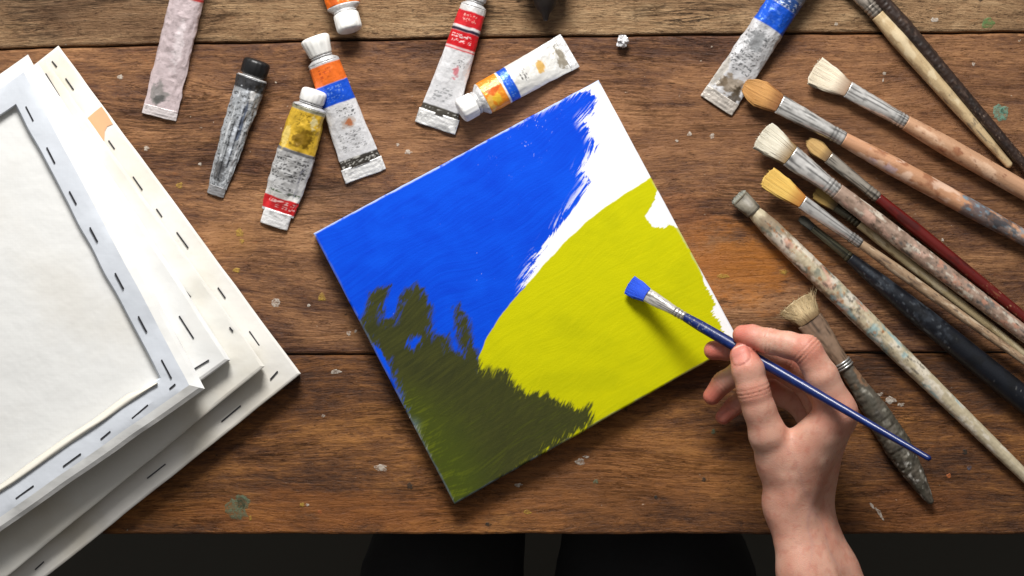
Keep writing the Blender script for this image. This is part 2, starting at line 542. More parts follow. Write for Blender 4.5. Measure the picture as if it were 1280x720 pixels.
def paint_color(X, Y):
    """colour and paint thickness of the painting at photo position (X, Y)"""
    white = L(244, 245, 246)
    n1 = fbm(X / 20, Y / 20, 0, 1)
    # brush strokes (up-right diagonal) that bend and change direction a little
    X0_, Y0_ = X, Y
    X = X0_ + 16 * fbm(X0_ / 110, Y0_ / 110, 0, 201, 2); Y = Y0_ + 16 * fbm(X0_ / 110, Y0_ / 110, 0, 202, 2)
    ca, sa = math.cos(math.radians(-52)), math.sin(math.radians(-52))
    U = X * ca + Y * sa; Vv = -X * sa + Y * ca
    st = fbm(U / 26, Vv / 1.5, 0, 3, 3)
    st2 = fbm(U / 60, Vv / 3.2, 0, 9, 3)
    ca, sa = math.cos(math.radians(-32)), math.sin(math.radians(-32))
    U2 = X * ca + Y * sa; V2 = -X * sa + Y * ca
    stb = fbm(U2 / 45, V2 / 1.6, 0, 5, 3)
    col = np.broadcast_to(white, X.shape + (3,)).copy()
    col *= (1 - 0.03 * np.abs(n1))[..., None]
    th = 0.1 + 0 * X
    X, Y = X0_, Y0_
    # yellow
    dy = inpoly(X + 1.2 * n1, Y + 1.2 * n1, YEL)
    rag = sm(800, 830, X) * sm(300, 270, Y) + sm(875, 885, X)
    my = sm(-0.6, 0.6, dy + (3.0 * stb + 2 * n1) * np.clip(rag, 0, 1))
    yel = mix(L(199, 197, 0), L(190, 190, 0), 0.5 + 0.5 * np.clip(stb * 0.9 + n1 * 0.5, -1, 1))
    yel = mix(yel, L(176, 178, 0), 0.55 * sm(0.0, 0.8, fbm(X / 70, Y / 40, 0, 71)))
    yel = mix(yel, L(212, 205, 8), 0.22 * sm(0.35, 0.9, st))
    col = mix(col, yel, my); th = th + my * (0.5 + 0.25 * stb + 0.5 * n1)
    # blue
    db = inpoly(X, Y, BLUE)
    edge = sm(640, 652, X)
    amp = 1.0 + edge * (3.6 + 2.0 * sm(120, 90, np.abs(Y - 130)) + 7 * sm(260, 330, Y) * sm(375, 340, Y))
    mb = sm(-0.7, 0.7, db + amp * (0.62 * st + 0.42 * st2))
    # dry-brush breakup near the right-hand border
    dry = edge * sm(16, 1, db) * sm(0.15, 0.5, st + 0.25 * vnoise(U / 5, Vv / 1.1, 0, 31)) * 0.85
    # speckle arc of tiny unpainted pores
    arc = np.exp(-((np.hypot(X - 560, Y - 100) - 125) / 16) ** 2) * sm(600, 650, X) * sm(235, 200, Y)
    dots = sm(0.72, 0.86, vnoise(X / 1.6, Y / 1.6, 0, 41)) * arc * sm(0.0, 0.4, fbm(X / 14, Y / 14, 0, 44))
    nick = sm(0.965, 0.99, vnoise(X / 2.0, Y / 2.0, 0, 47)) * sm(0.2, 0.6, fbm(X / 50, Y / 50, 0, 48))
    blu = mix(L(3, 80, 224), L(1, 64, 206), 0.5 + 0.5 * np.clip(0.6 * stb + n1 * 0.5, -1, 1))
    blu = mix(blu, L(8, 90, 234), 0.4 * sm(0.0, 0.8, fbm(X / 60, Y / 45, 0, 72)))
    mb = mb * (1 - np.clip(dry + dots * 0.7 + nick * 0.35, 0, 1))
    mb = mb * (1 - my * sm(0, 1.5, dy))
    col = mix(col, blu, mb); th = th + mb * (0.4 + 0.2 * stb)
    # olive
    ca, sa = math.cos(math.radians(-66)), math.sin(math.radians(-66))
    U3 = X * ca + Y * sa; V3 = -X * sa + Y * ca
    s3 = 0.6 * fbm(U3 / 16, V3 / 1.3, 0, 13, 3) + 0.7 * fbm(U3 / 13, V3 / 4.5, 0, 14, 3)
    s3b = fbm(U2 / 30, V2 / 2.0, 0, 15, 3)
    do = inpoly(X + 2 * n1, Y + 2 * n1, OLI)
    amp3 = 3.4 + 2.6 * sm(595, 610, X)
    mo = sm(-3.6, 2.6, do + amp3 * s3 + 1.5 * s3b + 1.6 * vnoise(U3 / 9, V3 / 0.9, 0, 17))
    mo = mo * (1 - 0.45 * sm(0.25, 0.7, s3) * sm(14, 2, do))
    oli = mix(L(66, 68, 30), L(52, 55, 28), 0.5 + 0.5 * np.clip(s3b + 0.4 * s3, -1, 1))
    # greener towards the lower corner and lime streaks by the left edge
    low = sm(470, 620, Y) * sm(640, 560, X)
    oli = mix(oli, L(74, 92, 22), 0.6 * low * (0.6 + 0.4 * np.clip(s3b, -1, 1)))
    le = inpoly(X, Y, [cTL, cTR, cBR, cBL])
    lime = sm(-0.1, 0.9, s3b + 0.5 * s3) * sm(45, 5, (X - (392 + (Y - 292) * 176 / 338)) * 0.88) * sm(470, 500, Y)
    oli = mix(oli, L(72, 84, 18), 0.5 * sm(70, 5, (X - (392 + (Y - 292) * 176 / 338)) * 0.88 + 20 * s3b) * sm(455, 520, Y))
    oli = mix(oli, L(122, 132, 20), 0.38 * lime)
    st4 = sm(0.2, 0.9, s3b) * sm(470, 520, Y)
    oli = mix(oli, L(92, 98, 24), 0.32 * st4)
    oli = mix(oli, L(96, 116, 130), 0.5 * np.exp(-((X - 517) / 7) ** 2 - ((Y - 531) / 7) ** 2))
    for (bx, by, rx, ry) in ((515, 430, 7, 8), (489, 382, 4, 9)):
        mo = mo * (1 - sm(1.5, 0.6, np.hypot((X - bx + 4 * n1) / rx, (Y - by + 0.5 * (X - bx)) / ry) + 0.8 * s3))
    col = mix(col, oli, mo); th = th + mo * (0.3 + 0.3 * s3)
    # blue stroke lying over the olive by the left edge
    m5 = sm(-0.5, 1, inpoly(X + 1.5 * s3, Y, [(467, 430), (475, 436), (489, 462), (489, 470), (478, 462)]))
    col = mix(col, blu, m5)
    # pale bluish rim where the cloth turns over, stronger on the upper edge
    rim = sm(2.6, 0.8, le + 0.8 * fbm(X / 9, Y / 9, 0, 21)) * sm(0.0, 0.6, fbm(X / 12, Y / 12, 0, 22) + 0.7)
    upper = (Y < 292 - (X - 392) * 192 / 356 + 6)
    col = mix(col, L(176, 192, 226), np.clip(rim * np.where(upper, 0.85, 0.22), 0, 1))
    return col, th, le


def painting():
    nu, nv = 460, 430
    root = thing('painted_canvas', 'half painted canvas in blue, yellow and olive lying in the middle of the table', 'canvas')
    u = np.linspace(0, 1, nu)[None, :]; v = np.linspace(0, 1, nv)[:, None]
    TL, TR, BR, BL = (np.array(q, float) for q in (cTL, cTR, cBR, cBL))
    X = (TL[0] * (1 - u) + TR[0] * u) * (1 - v) + (BL[0] * (1 - u) + BR[0] * u) * v
    Y = (TL[1] * (1 - u) + TR[1] * u) * (1 - v) + (BL[1] * (1 - u) + BR[1] * u) * v
    # uneven edges
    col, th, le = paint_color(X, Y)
    e = np.minimum(np.minimum(u, 1 - u) * 250, np.minimum(v, 1 - v) * 235) + 0 * X     # mm from edge
    drop = 0.0012 * np.clip(1 - e / 1.6, 0, 1) ** 2
    dx = 0.35 * fbm(X / 25, Y / 25, 0, 77)
    z = ZC - drop + th * 0.00011
    wx = (X + dx - 640) * S * (1 - z / H); wy = (360 - Y - dx) * S * (1 - z / H)
    V = np.stack([wx, wy, z], -1).reshape(-1, 3)
    idx = np.arange(nu * nv).reshape(nv, nu)
    F = np.stack([idx[1:, :-1], idx[1:, 1:], idx[:-1, 1:], idx[:-1, :-1]], -1).reshape(-1, 4)
    me_cols = col.reshape(-1, 3)
    m = vc('canvas_paint', 0.62, bscale=900, bstr=0.25, spec=0.10)
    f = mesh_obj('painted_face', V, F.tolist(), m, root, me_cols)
    # wrapped sides
    loop = list(idx[0, :-1]) + list(idx[:-1, -1]) + list(idx[-1, :0:-1]) + list(idx[:0:-1, 0])
    top = V[loop]; n = len(loop)
    cc = me_cols[loop]
    zs = [1.0, 0.55, 0.03]
    ctr = top.mean(0)
    VV, CC = [], []
    for i, k in enumerate(zs):
        r = top.copy(); r[:, 2] = top[:, 2] * k
        if i == 2:
            pass
        VV.append(r)
        w = (0.0, 0.35, 0.75)[i]
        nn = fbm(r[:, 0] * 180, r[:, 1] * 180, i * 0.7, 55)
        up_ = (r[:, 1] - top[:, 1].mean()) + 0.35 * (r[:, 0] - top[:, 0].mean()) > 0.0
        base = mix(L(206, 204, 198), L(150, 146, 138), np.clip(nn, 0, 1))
        shaded = mix(L(52, 54, 42), L(150, 150, 140), sm(0.35, 0.7, nn))     # shade of the lower sides put into the colour, with pale specks
        base = np.where(up_[:, None], base, shaded)
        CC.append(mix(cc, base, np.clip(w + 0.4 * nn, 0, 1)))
    VV = np.concatenate(VV); CC = np.concatenate(CC)
    F = []
    for i in range(2):
        for j in range(n):
            k = (j + 1) % n
            F.append((i * n + j, i * n + k, (i + 1) * n + k, (i + 1) * n + j)[::-1])
    F.append(tuple(2 * n + j for j in range(n)))
    mesh_obj('wrapped_edge', VV, F, vc('canvas_edge', 0.8, bstr=0.3), root, CC)


painting()

# ------------------------------------------------------------------ stack of stretched canvases
def stretched(label, TR, BR, BL, TL, zt, thick, bar, seed, chamfer=(5, 2), st_r=(), st_b=(), flap=False, tape=False, mat=None, band=None):
    mat = mat or M_cloth
    root = thing('stretched_canvas', label, 'canvas', group='blank canvases stacked on the left')
    q = [np.array(p, float) for p in (TR, BR, BL, TL)]
    ctr = sum(q) / 4

    def inset(d):
        out = []
        for i in range(4):
            p, a, b_ = q[i], q[i - 1], q[(i + 1) % 4]
            e1 = (a - p) / np.linalg.norm(a - p); e2 = (b_ - p) / np.linalg.norm(b_ - p)
            sn = abs(e1[0] * e2[1] - e1[1] * e2[0])
            out.append(p + (e1 + e2) * d / sn)
        return out

    def ring(corners, z, n=60, amp=0.6, sd=0):
        pts = []
        for i in range(4):
            a, b_ = corners[i], corners[(i + 1) % 4]
            for t in np.linspace(0, 1, n, endpoint=False):
                # long soft waves of hand-stretched cloth
                p = a + (b_ - a) * t
                d = (b_ - a) / np.linalg.norm(b_ - a); nrm = np.array([-d[1], d[0]])
                L_ = np.linalg.norm(b_ - a)
                w = amp * float(vnoise(t * L_ / 34, i * 7.7, sd, seed)) * min(1, 12 * t, 12 * (1 - t))
                zz = z + (0.0007 * float(vnoise(t * L_ / 28, i * 3.1, sd + 5, seed)) if z > zt - thick + 0.003 else 0)
                pp = p + nrm * w
                pts.append(tuple(P(pp[0], pp[1], zz)))
        return pts

    zb = zt - thick
    cw, cd = chamfer
    rings = [ring(inset(bar), zb + 0.004, sd=9), ring(inset(bar), zt - 0.004, amp=1.0, sd=3), ring(inset(bar - 2), zt - 0.0006, amp=1.0, sd=3), ring(inset(bar * 0.55), zt + 0.0003, amp=0, sd=4), ring(inset(cw), zt, amp=0.5, sd=1), ring(inset(cw * 0.35), zt - cd * 0.00045, sd=1),
             ring(inset(0), zt - cd * 0.001, sd=1), ring(inset(0.3), zb + 0.002, sd=2), ring(inset(2), zb, sd=2), ring(inset(bar), zb, sd=9, amp=0.2)]
    V, F = loft(np.array(rings), cap=False)
    n = len(rings[0]); m = len(rings)
    F += [((m - 1) * n + j, (m - 1) * n + (j + 1) % n, (j + 1) % n, j) for j in range(n)]
    fr = mesh_obj('stretcher_frame', V, F, mat, root)
    fr.data.set_sharp_from_angle(angle=math.radians(14))
    if band:
        fr.data.materials.append(band)
        for p in fr.data.polygons:
            if n <= p.index < n * 4:
                p.material_index = 1
    # the cloth seen from behind inside the frame
    g = inset(bar - 1.5)
    nn = 60
    V, F = [], []
    for i in range(nn):
        for j in range(nn):
            u, v = i / (nn - 1), j / (nn - 1)
            p = (g[3] * (1 - u) + g[0] * u) * (1 - v) + (g[2] * (1 - u) + g[1] * u) * v
            z = zb + thick * 0.62 + 0.0006 * float(vnoise(u * 5, v * 5, 0, seed))
            V.append(tuple(P(p[0], p[1], z)))
    for i in range(nn - 1):
        for j in range(nn - 1):
            F.append((i * nn + j, i * nn + j + 1, (i + 1) * nn + j + 1, (i + 1) * nn + j)[::-1])
    mesh_obj('canvas_cloth', V, F, mat, root)

    def staple(x0, y0, x1, y1, z=None):
        a = P(x0, y0, (z or zt) + 0.0004); b_ = P(x1, y1, (z or zt) + 0.0004)
        d = (b_ - a); w = Vector((-d.y, d.x, 0)).normalized() * 0.00048
        hs = Vector((0, 0, 0.0006))
        low = Vector((0, 0, -0.0025))
        V = [a - w - hs, a + w - hs, b_ + w - hs, b_ - w - hs, a - w + hs, a + w + hs, b_ + w + hs, b_ - w + hs]
        F = [(0, 1, 2, 3), (7, 6, 5, 4), (0, 4, 5, 1), (1, 5, 6, 2), (2, 6, 7, 3), (3, 7, 4, 0)]
        for e, s_ in ((a, 1), (b_, -1)):
            k = len(V); dd = d.normalized() * 0.0011 * s_
            V += [e - w + low, e + w + low, e + w + dd + low, e - w + dd + low, e - w, e + w, e + w + dd, e - w + dd]
            F += [tuple(k + i for i in f) for f in ((3, 2, 1, 0), (4, 5, 6, 7), (0, 1, 5, 4), (1, 2, 6, 5), (2, 3, 7, 6), (3, 0, 4, 7))]
        mesh_obj('staple', V, F, M_staple, root, smooth=False)

    for s_ in list(st_r) + list(st_b):
        staple(*s_)
    if flap:
        # loose fold of cloth turned in along the lower bar
        a, b_ = np.array((196, 478.0)), np.array((-70, 662.0))
        V, F = [], []
        nk, nl = 9, 60
        for i in range(nl):
            t = i / (nl - 1)
            c = a + (b_ - a) * t
            d = (b_ - a) / np.linalg.norm(b_ - a); nr = np.array([d[1], -d[0]])
            if nr[1] > 0: nr = -nr
            wd = (8 * min(1, t * 9) * (1 + 0.25 * float(vnoise(t * 7, 1, 0, 61))) + 1)
            for k in range(nk):
                s2 = k / (nk - 1)
                off = 3 - s2 * wd - 1.5
                q2 = c - nr * 0 + nr * (-off)
                z = zt + 0.0012 - 0.006 * s2 * s2 + 0.0022 * math.sin(s2 * 3.1) + 0.0006 * float(vnoise(t * 12, s2 * 2, 0, 62))
                V.append(tuple(P(q2[0], q2[1], z)))
        for i in range(nl - 1):
            for k in range(nk - 1):
                F.append((i * nk + k, i * nk + k + 1, (i + 1) * nk + k + 1, (i + 1) * nk + k))
        o = mesh_obj('loose_fold', V, F, M_fold, root)
        sd = o.modifiers.new('thick', 'SOLIDIFY'); sd.thickness = 0.0009; sd.offset = -1
    if tape:
        pts = [(109, 148), (118, 140), (127, 133), (134, 143), (141, 155), (134, 158), (131, 164), (130, 177), (124, 170), (116, 159)]
        V = [tuple(P(x, y, zt + 0.0009)) for x, y in pts] + [tuple(P(x, y, zt - 0.001)) for x, y in pts]
        n = len(pts)
        F = [tuple(range(n))[::-1]] + [(i, (i + 1) % n, n + (i + 1) % n, n + i) for i in range(n)]
        mesh_obj('tape_patch', V, F, plain('peach_tape', (222, 170, 128), 0.7, 0, 120, 0.5), root, smooth=False)
    return root


def seg(x, y, ang, ln=13):
    a = math.radians(ang)
    dx, dy = math.cos(a) * ln / 2, math.sin(a) * ln / 2
    return (x - dx, y - dy, x + dx, y + dy)


M_fold = plain('loose_cream_cloth', (222, 218, 206), 0.8, 0, 300, 0.3)
stretched('lowest white canvas of the stack, with a peach tape patch on its edge', (73, 57), (376, 467), (-64, 818), (-367, 408), 0.018, 0.018, 42, 1, (3, 1),
          [seg(68, 80, 50, 9), seg(87, 105, 55, 17), seg(139.5, 181, 55), seg(172, 229, 55, 20), seg(199, 266, 55, 12), seg(228, 300, 54, 24), seg(277, 366, 55, 16), seg(318, 423, 55, 22)],
          [(338, 474, 347, 464), (277, 527, 301, 507), (184, 598, 207, 580), (44, 712, 55, 702)], tape=True, mat=M_warm)
stretched('cream canvas in the stack, third from the top, with small staples', (58, 76), (331, 458), (-99, 808), (-372, 426), 0.0335, 0.0135, 60, 2, (4, 1),
          [(53 + 4, 92, 74, 120), (152, 245, 160, 258), (222, 352, 238, 371), (251, 401, 266, 418), (287, 409, 291, 414)], [], mat=M_cream)
stretched('white canvas back, second from the top of the stack, with a folded corner', (47, 78), (288, 450), (-198, 800), (-440, 428), 0.047, 0.0125, 62, 3, (5, 2),
          [(224, 395, 242, 423)], [(243, 461, 261, 450)])
stretched('topmost blank canvas of the stack, face down with its stapled inner frame showing', (35, 68), (256, 486), (-248, 838), (-470, 420), 0.063, 0.0155, 44, 4, (15, 4),
          [seg(37, 142, 63, 20), seg(63.5, 194, 63, 22), seg(91, 247, 62, 18), seg(117, 293, 62, 20), seg(149, 351, 62, 22), seg(178, 405, 62, 22), seg(208, 461, 62, 26)],
          [(212, 486, 219, 480), (165, 523, 185, 506), (126, 549, 138, 539), (79, 583, 101, 567), (20, 623, 42, 607), seg(-30, 660, -35, 22)], flap=True, band=M_bluish)


# ------------------------------------------------------------------ brushes
def brush(label, tip, end, z0, z1, Lb, Lf, w, handle, hair, ferr, hfun, name='paint_brush', hmat=None, flat=0.35, group='paint brushes lying on the right',
          tipround=0.0, hairlen=4, rings=3, bend=None, seed=1, roll=0, straggle=0.0, ferrcol=None, wire=False, hmetal=None, square=3.2):
    """w = (tip width, bulge width, ferrule start, ferrule end) px; handle = [(px from the ferrule end, width)]; bend(t px)->lateral px"""
    a, b_ = P(*tip, z0), P(*end, z1)
    M = frame_matrix(a, b_)
    root = thing(name, label, 'brush', M, group)
    k = S * (1 - (z0 + z1) / 2 / H)
    bend = bend or (lambda t: 0.0)
    r_ = np.random.default_rng(seed)
    n = 36
    th = np.linspace(0, math.tau, n, endpoint=False)

    def sect(t, wy, wz, nn=n, rough=0.0, ph=0.0):
        aa = np.linspace(0, math.tau, nn, endpoint=False)
        rr = 1 + rough * vnoise(np.cos(aa) * 3 + ph, np.sin(aa) * 3, t / 3.0, seed)
        y = np.cos(aa) * wy / 2 * k * rr + bend(t) * k
        z = np.sin(aa) * wz / 2 * k * rr
        return np.stack([np.full(nn, t * k), y, z], -1)

    # handle
    T = [h[0] for h in handle]; Wd = [h[1] for h in handle]
    total = T[-1]
    m = max(24, int(total / 1.1))
    ts = np.linspace(0, total, m)
    ww = np.interp(ts, T, Wd)
    kern = np.ones(9) / 9
    pad = np.concatenate([np.full(4, ww[0]), ww, np.full(4, ww[-1])])
    ww = np.convolve(pad, kern, 'valid')
    ww[-1] *= 0.35; ww[-2] *= 0.75; ww[-3] *= 0.92
    nn = 48
    R = []
    rough = hfun[1] if isinstance(hfun, tuple) else 0.0
    for t, wi in zip(ts, ww):
        R.append(sect(Lb + Lf + t, wi, wi, nn, rough, 0))
    R = np.array(R)
    aa = np.linspace(0, math.tau, nn, endpoint=False)
    TT, AA = np.meshgrid(ts, aa, indexing='ij')
    cf = hfun[0] if isinstance(hfun, tuple) else hfun
    cols = cf(TT, AA, total)
    V, F = loft(R)
    mesh_obj('handle', V, F, hmat or M_handle, root, cols.reshape(-1, 3))
    # ferrule
    m = 40
    ts = np.linspace(0, Lf, m)
    R, C = [], []
    fc = L(*(ferrcol or (226, 224, 220)))
    for t in ts:
        u = t / Lf
        wy = w[2] + (w[3] - w[2]) * sm(0, 1, u)
        wz = w[2] * flat * 1.0 + (w[3] - w[2] * flat) * sm(0.0, 0.8, u)
        bulge = 0
        for r0 in range(rings):
            c0 = 1 - (0.06 + 0.085 * r0) * (60 / max(Lf, 20))
            bulge += math.exp(-((u - c0) * Lf / 1.25) ** 2)
        R.append(sect(Lb + t, wy + 2.0 * bulge, wz + 2.0 * bulge, n, 0.03))
        nz = fbm(np.cos(th) * 2.5, np.sin(th) * 2.5, t / 8.0, seed + 5)
        sk = fbm(np.cos(th) * 6, np.sin(th) * 6, t / 45.0, seed + 15, 3)  # dark lengthwise streaks painted in for the metal's reflection contrast
        c = np.broadcast_to(fc, (n, 3)) * (1 - 0.35 * sm(0.1, 0.7, nz))[:, None] * (1 - 0.72 * sm(0.05, 0.5, sk))[:, None]
        # darker bands beside each crimp
        g_ = 0
        for r0 in range(rings + 1):
            c0 = 1 - (0.0175 + 0.085 * r0) * (60 / max(Lf, 20))
            g_ += math.exp(-((u - c0) * Lf / 0.9) ** 2)
        c = c * (1 - 0.65 * min(1, g_))
        C.append(c)
    V, F = loft(np.array(R))
    fo = mesh_obj('ferrule', V, F, hmetal or M_ferr, root, np.concatenate(C))
    if wire:
        for q in range(3):
            RR = []
            for j in range(41):
                ang = j / 40 * math.tau
                cx = Lb + Lf - 6 + q * 3.6
                rad = w[3] / 2 * k * 1.06
                c = np.array([cx * k, math.cos(ang) * rad + bend(cx) * k, math.sin(ang) * rad])
                o = np.array([0, math.cos(ang), math.sin(ang)])
                RR.append([c + (np.array([1, 0, 0]) * math.cos(p) + o * math.sin(p)) * 1.6 * k for p in np.linspace(0, math.tau, 8, endpoint=False)])
            V, F = loft(np.array(RR), cap=False)
            mesh_obj('binding_wire', V, F, M_wire, fo)
    # bristles: core
    if Lb > 3:
        m = 34
        ts = np.linspace(0, Lb, m)
        R, C = [], []
        n2 = 64
        a2 = np.linspace(0, math.tau, n2, endpoint=False)
        h0, h1, h2 = (L(*c) for c in hair)
        for t in ts:
            u = t / Lb
            wy = np.interp(u, [0, 0.45, 1], [w[0], w[1], w[2] * 0.92])
            if tipround:
                wy *= (1 - tipround * (1 - min(1, u / 0.35)) ** 2)
            wz = wy * 0 + w[2] * flat * (0.35 + 0.75 * sm(0, 0.8, u))
            rr = 1 + 0.10 * vnoise(np.cos(a2) * 9, np.sin(a2) * 9, 0, seed + 2) + 0.05 * vnoise(np.cos(a2) * 16, np.sin(a2) * 16, t / 9, seed + 3)
            jag = (1 - u) ** 3 * (1.2 * vnoise(np.cos(a2) * 6, 0.5 + 0 * a2, 0, seed + 4) + 1.2 * vnoise(np.cos(a2) * 17, 0.5 + 0 * a2, 0, seed + 6))
            R.append(np.stack([(t + jag + (1 - u) ** 2 * square * np.abs(np.cos(a2)) ** 3) * k, np.cos(a2) * wy / 2 * k * rr + bend(t) * k, np.sin(a2) * wz / 2 * k * rr], -1))
            s1 = fbm(np.cos(a2) * 11 + 3, np.sin(a2) * 3, t / 30, seed + 7, 3)
            s2 = fbm(np.cos(a2) * 3, np.sin(a2) * 2, t / 14, seed + 8, 3)
            c = mix(np.broadcast_to(h0, (n2, 3)), h1, np.clip(0.5 + 0.7 * s1, 0, 1))
            c = mix(c, h2, np.clip(sm(0.55, 0.95, u + 0.25 * s2 + 0.25 * s1), 0, 1))
            C.append(c)
        V, F = loft(np.array(R))
        C = np.concatenate(C)
        br = mesh_obj('bristles', V, F, M_hair, root, C)
        # loose hairs over the tuft
        V, F, CC = [], [], []
        for q in range(240):
            y0 = r_.uniform(-0.9, 0.9)
            sgn = 1 if r_.random() < 0.8 else -1
            u_end = r_.uniform(-0.2, 1.2) * 1.5 + square * abs(y0) ** 3 - (r_.uniform(0, hairlen * 0.7) if r_.random() < 0.15 else 0)
            pts = []
            spread = r_.normal(0, 0.012 + straggle)
            for s2 in np.linspace(0, 1, 6):
                t = Lb * (1 - s2) + u_end * s2
                u = max(0, t / Lb)
                wy = np.interp(u, [0, 0.45, 1], [w[0], w[1], w[2] * 0.92])
                if tipround:
                    wy *= (1 - tipround * (1 - min(1, u / 0.35)) ** 2)
                wz = w[2] * flat * (0.35 + 0.75 * float(sm(0, 0.8, u)))
                yy = (y0 + spread * s2 * s2) * wy / 2
                zz = sgn * wz / 2 * math.sqrt(max(0, 1 - y0 * y0)) * 1.02
                pts.append(np.array([t * k, (yy + bend(t)) * k, zz * k]))
            wd = r_.uniform(0.5, 1.0) * k
            tone = r_.uniform(0.0, 0.6)
            b0 = len(V)
            for i, p in enumerate(pts):
                f = 1 - 0.6 * i / 5
                V += [p + np.array([0, -wd / 2 * f, 0]), p + np.array([0, 0, wd * f * 0.8 * sgn]), p + np.array([0, wd / 2 * f, 0])]
                u = max(0, p[0] / k / Lb)
                c = h0 * (1 - tone) + h1 * tone
                c = c * (1 - sm(0.6, 0.95, u)) + h2 * sm(0.6, 0.95, u)
                CC += [c, c * 1.08, c]
            for i in range(5):
                for e in range(3):
                    e2 = (e + 1) % 3
                    F.append((b0 + i * 3 + e, b0 + i * 3 + e2, b0 + i * 3 + 3 + e2, b0 + i * 3 + 3 + e))
        mesh_obj('loose_hairs', V, F, M_hair, br, np.array(CC))
    return root


M_wire = plain('binding_wire', (190, 190, 186), 0.3, 0.8, 300, 0.1)


def speckled(base, layers, seed, along=6.0):
    """layers: (colour, scale, threshold, start fraction, end fraction)"""
    def f(T, A, total):
        c = np.broadcast_to(L(*base), T.shape + (3,)).copy()
        g = fbm(T / 40, np.cos(A) * 4, np.sin(A) * 4, seed + 50, 3)
        c = c * (1 + 0.16 * g)[..., None]
        for i, (cl, sc, thr, f0, f1) in enumerate(layers):
            nz = fbm(T / (sc * 2.0), np.cos(A) * 9 / sc * 1.2, np.sin(A) * 9 / sc * 1.2, seed + i * 13, 5)
            u = T / total
            gate = sm(f0 - 0.04, f0 + 0.04, u) * sm(f1 + 0.05, f1 - 0.05, u)
            mk = sm(thr - 0.12, thr + 0.26, nz - (1 - gate) * 2)
            c = mix(c, L(*cl), mk * 0.72)
        return c
    return f


W_CREAM = ((234, 224, 204), (214, 202, 178), (156, 128, 104))
# B3 white bristle, bare wood handle
brush('white flat bristle brush with a bare orange wood handle, nearest the top right', (1016, 87), (1400, 306.5), 0.008, 0.006, 50, 84, (37, 33, 22, 18),
      [(0, 19), (60, 24), (160, 23), (300, 20)], W_CREAM, None,
      speckled((188, 146, 114), [((150, 92, 60), 7, 0.25, 0, 0.35), ((225, 190, 160), 12, 0.2, 0, 1), ((120, 70, 50), 3, 0.45, 0.0, 0.5)], 3), seed=3)
# B4 orange bristle
brush('filbert brush with orange bristle and wood handle turning blue, next to the blue tube', (930, 106), (1400, 362.5), 0.010, 0.007, 50, 92, (24, 34, 25, 18),
      [(0, 18), (70, 24), (180, 23), (300, 18), (380, 16)], ((204, 156, 92), (172, 120, 62), (132, 84, 44)), None,
      speckled((190, 142, 108), [((140, 88, 60), 8, 0.3, 0, 0.7), ((226, 194, 170), 9, 0.3, 0, 0.8), ((190, 170, 176), 7, 0.3, 0.05, 0.25), ((70, 86, 98), 8, -0.2, 0.42, 1), ((120, 150, 166), 4, 0.28, 0.4, 1), ((34, 46, 56), 6, -0.1, 0.5, 1)], 4),
      tipround=0.25, seed=4)
# B9 hidden below B5
brush('thin pale handled brush half hidden under the white bristled one', (1020, 238), (1400, 536), 0.004, 0.004, 32, 36, (20, 20, 15, 11),
      [(0, 11), (80, 13), (200, 11), (380, 8)], ((190, 160, 90), (140, 110, 60), (84, 70, 48)), None,
      speckled((190, 172, 132), [((140, 118, 84), 7, 0.3, 0, 1), ((214, 200, 168), 9, 0.25, 0, 1)], 9), seed=9, ferrcol=(90, 86, 70))
# B5 white bristles with brown stains
brush('flat brush with white bristle stained brown and a mottled pink grey handle', (951, 167), (1400, 508), 0.013, 0.011, 46, 74, (38, 35, 29, 19),
      [(0, 21), (60, 23), (150, 22), (300, 19), (450, 15)], ((226, 222, 208), (190, 180, 154), (140, 112, 70)), None,
      (speckled((160, 136, 120), [((120, 100, 84), 7, 0.18, 0, 1), ((206, 168, 150), 8, 0.2, 0, 0.35), ((214, 206, 190), 5, 0.32, 0, 1), ((88, 92, 92), 5, 0.34, 0.2, 1), ((196, 140, 116), 6, 0.34, 0.3, 1), ((50, 46, 42), 3, 0.5, 0, 1)], 5), 0.02), hmat=M_crust, seed=5)
# B6 dark red handle
brush('slim brush with a glossy dark red handle', (1010, 176), (1400, 495), 0.006, 0.006, 33, 80, (16, 20, 16, 13),
      [(0, 13), (60, 16), (180, 14), (330, 10)], ((200, 168, 108), (156, 118, 66), (110, 84, 56)), None,
      speckled((96, 22, 18), [((60, 16, 14), 14, 0.15, 0, 1), ((190, 150, 110), 2.2, 0.62, 0.5, 1), ((130, 84, 56), 4, 0.5, 0.4, 1)], 6), hmat=M_gloss, tipround=0.3, seed=6, ferrcol=(176, 168, 156))
# B8 black thick
brush('thick black handled brush lying under the others', (1000, 272), (1400, 597), 0.007, 0.010, 20, 60, (10, 10, 10, 13),
      [(0, 14), (50, 22), (120, 28), (260, 31), (420, 28)], ((60, 58, 48), (40, 40, 34), (30, 30, 28)), None,
      speckled((16, 20, 28), [((48, 54, 62), 6, 0.25, 0, 0.45), ((84, 90, 96), 3, 0.45, 0, 0.4), ((200, 200, 196), 2.6, 0.95, 0.3, 1), ((8, 10, 14), 9, 0.2, 0, 1)], 8), seed=8, ferrcol=(84, 82, 66), rings=1)
# B7 yellow bristle
brush('small flat brush with yellow bristle tip and thin worn wood handle', (957, 220), (1400, 536.5), 0.016, 0.010, 56, 90, (27, 26, 18, 12),
      [(0, 11), (60, 14), (180, 11), (300, 9)], ((226, 194, 108), (206, 160, 66), (170, 110, 44)), None,
      speckled((166, 140, 112), [((120, 96, 76), 7, 0.22, 0, 1), ((200, 182, 156), 7, 0.28, 0, 1), ((90, 76, 66), 4, 0.4, 0, 1)], 7), seed=7, ferrcol=(206, 204, 200))
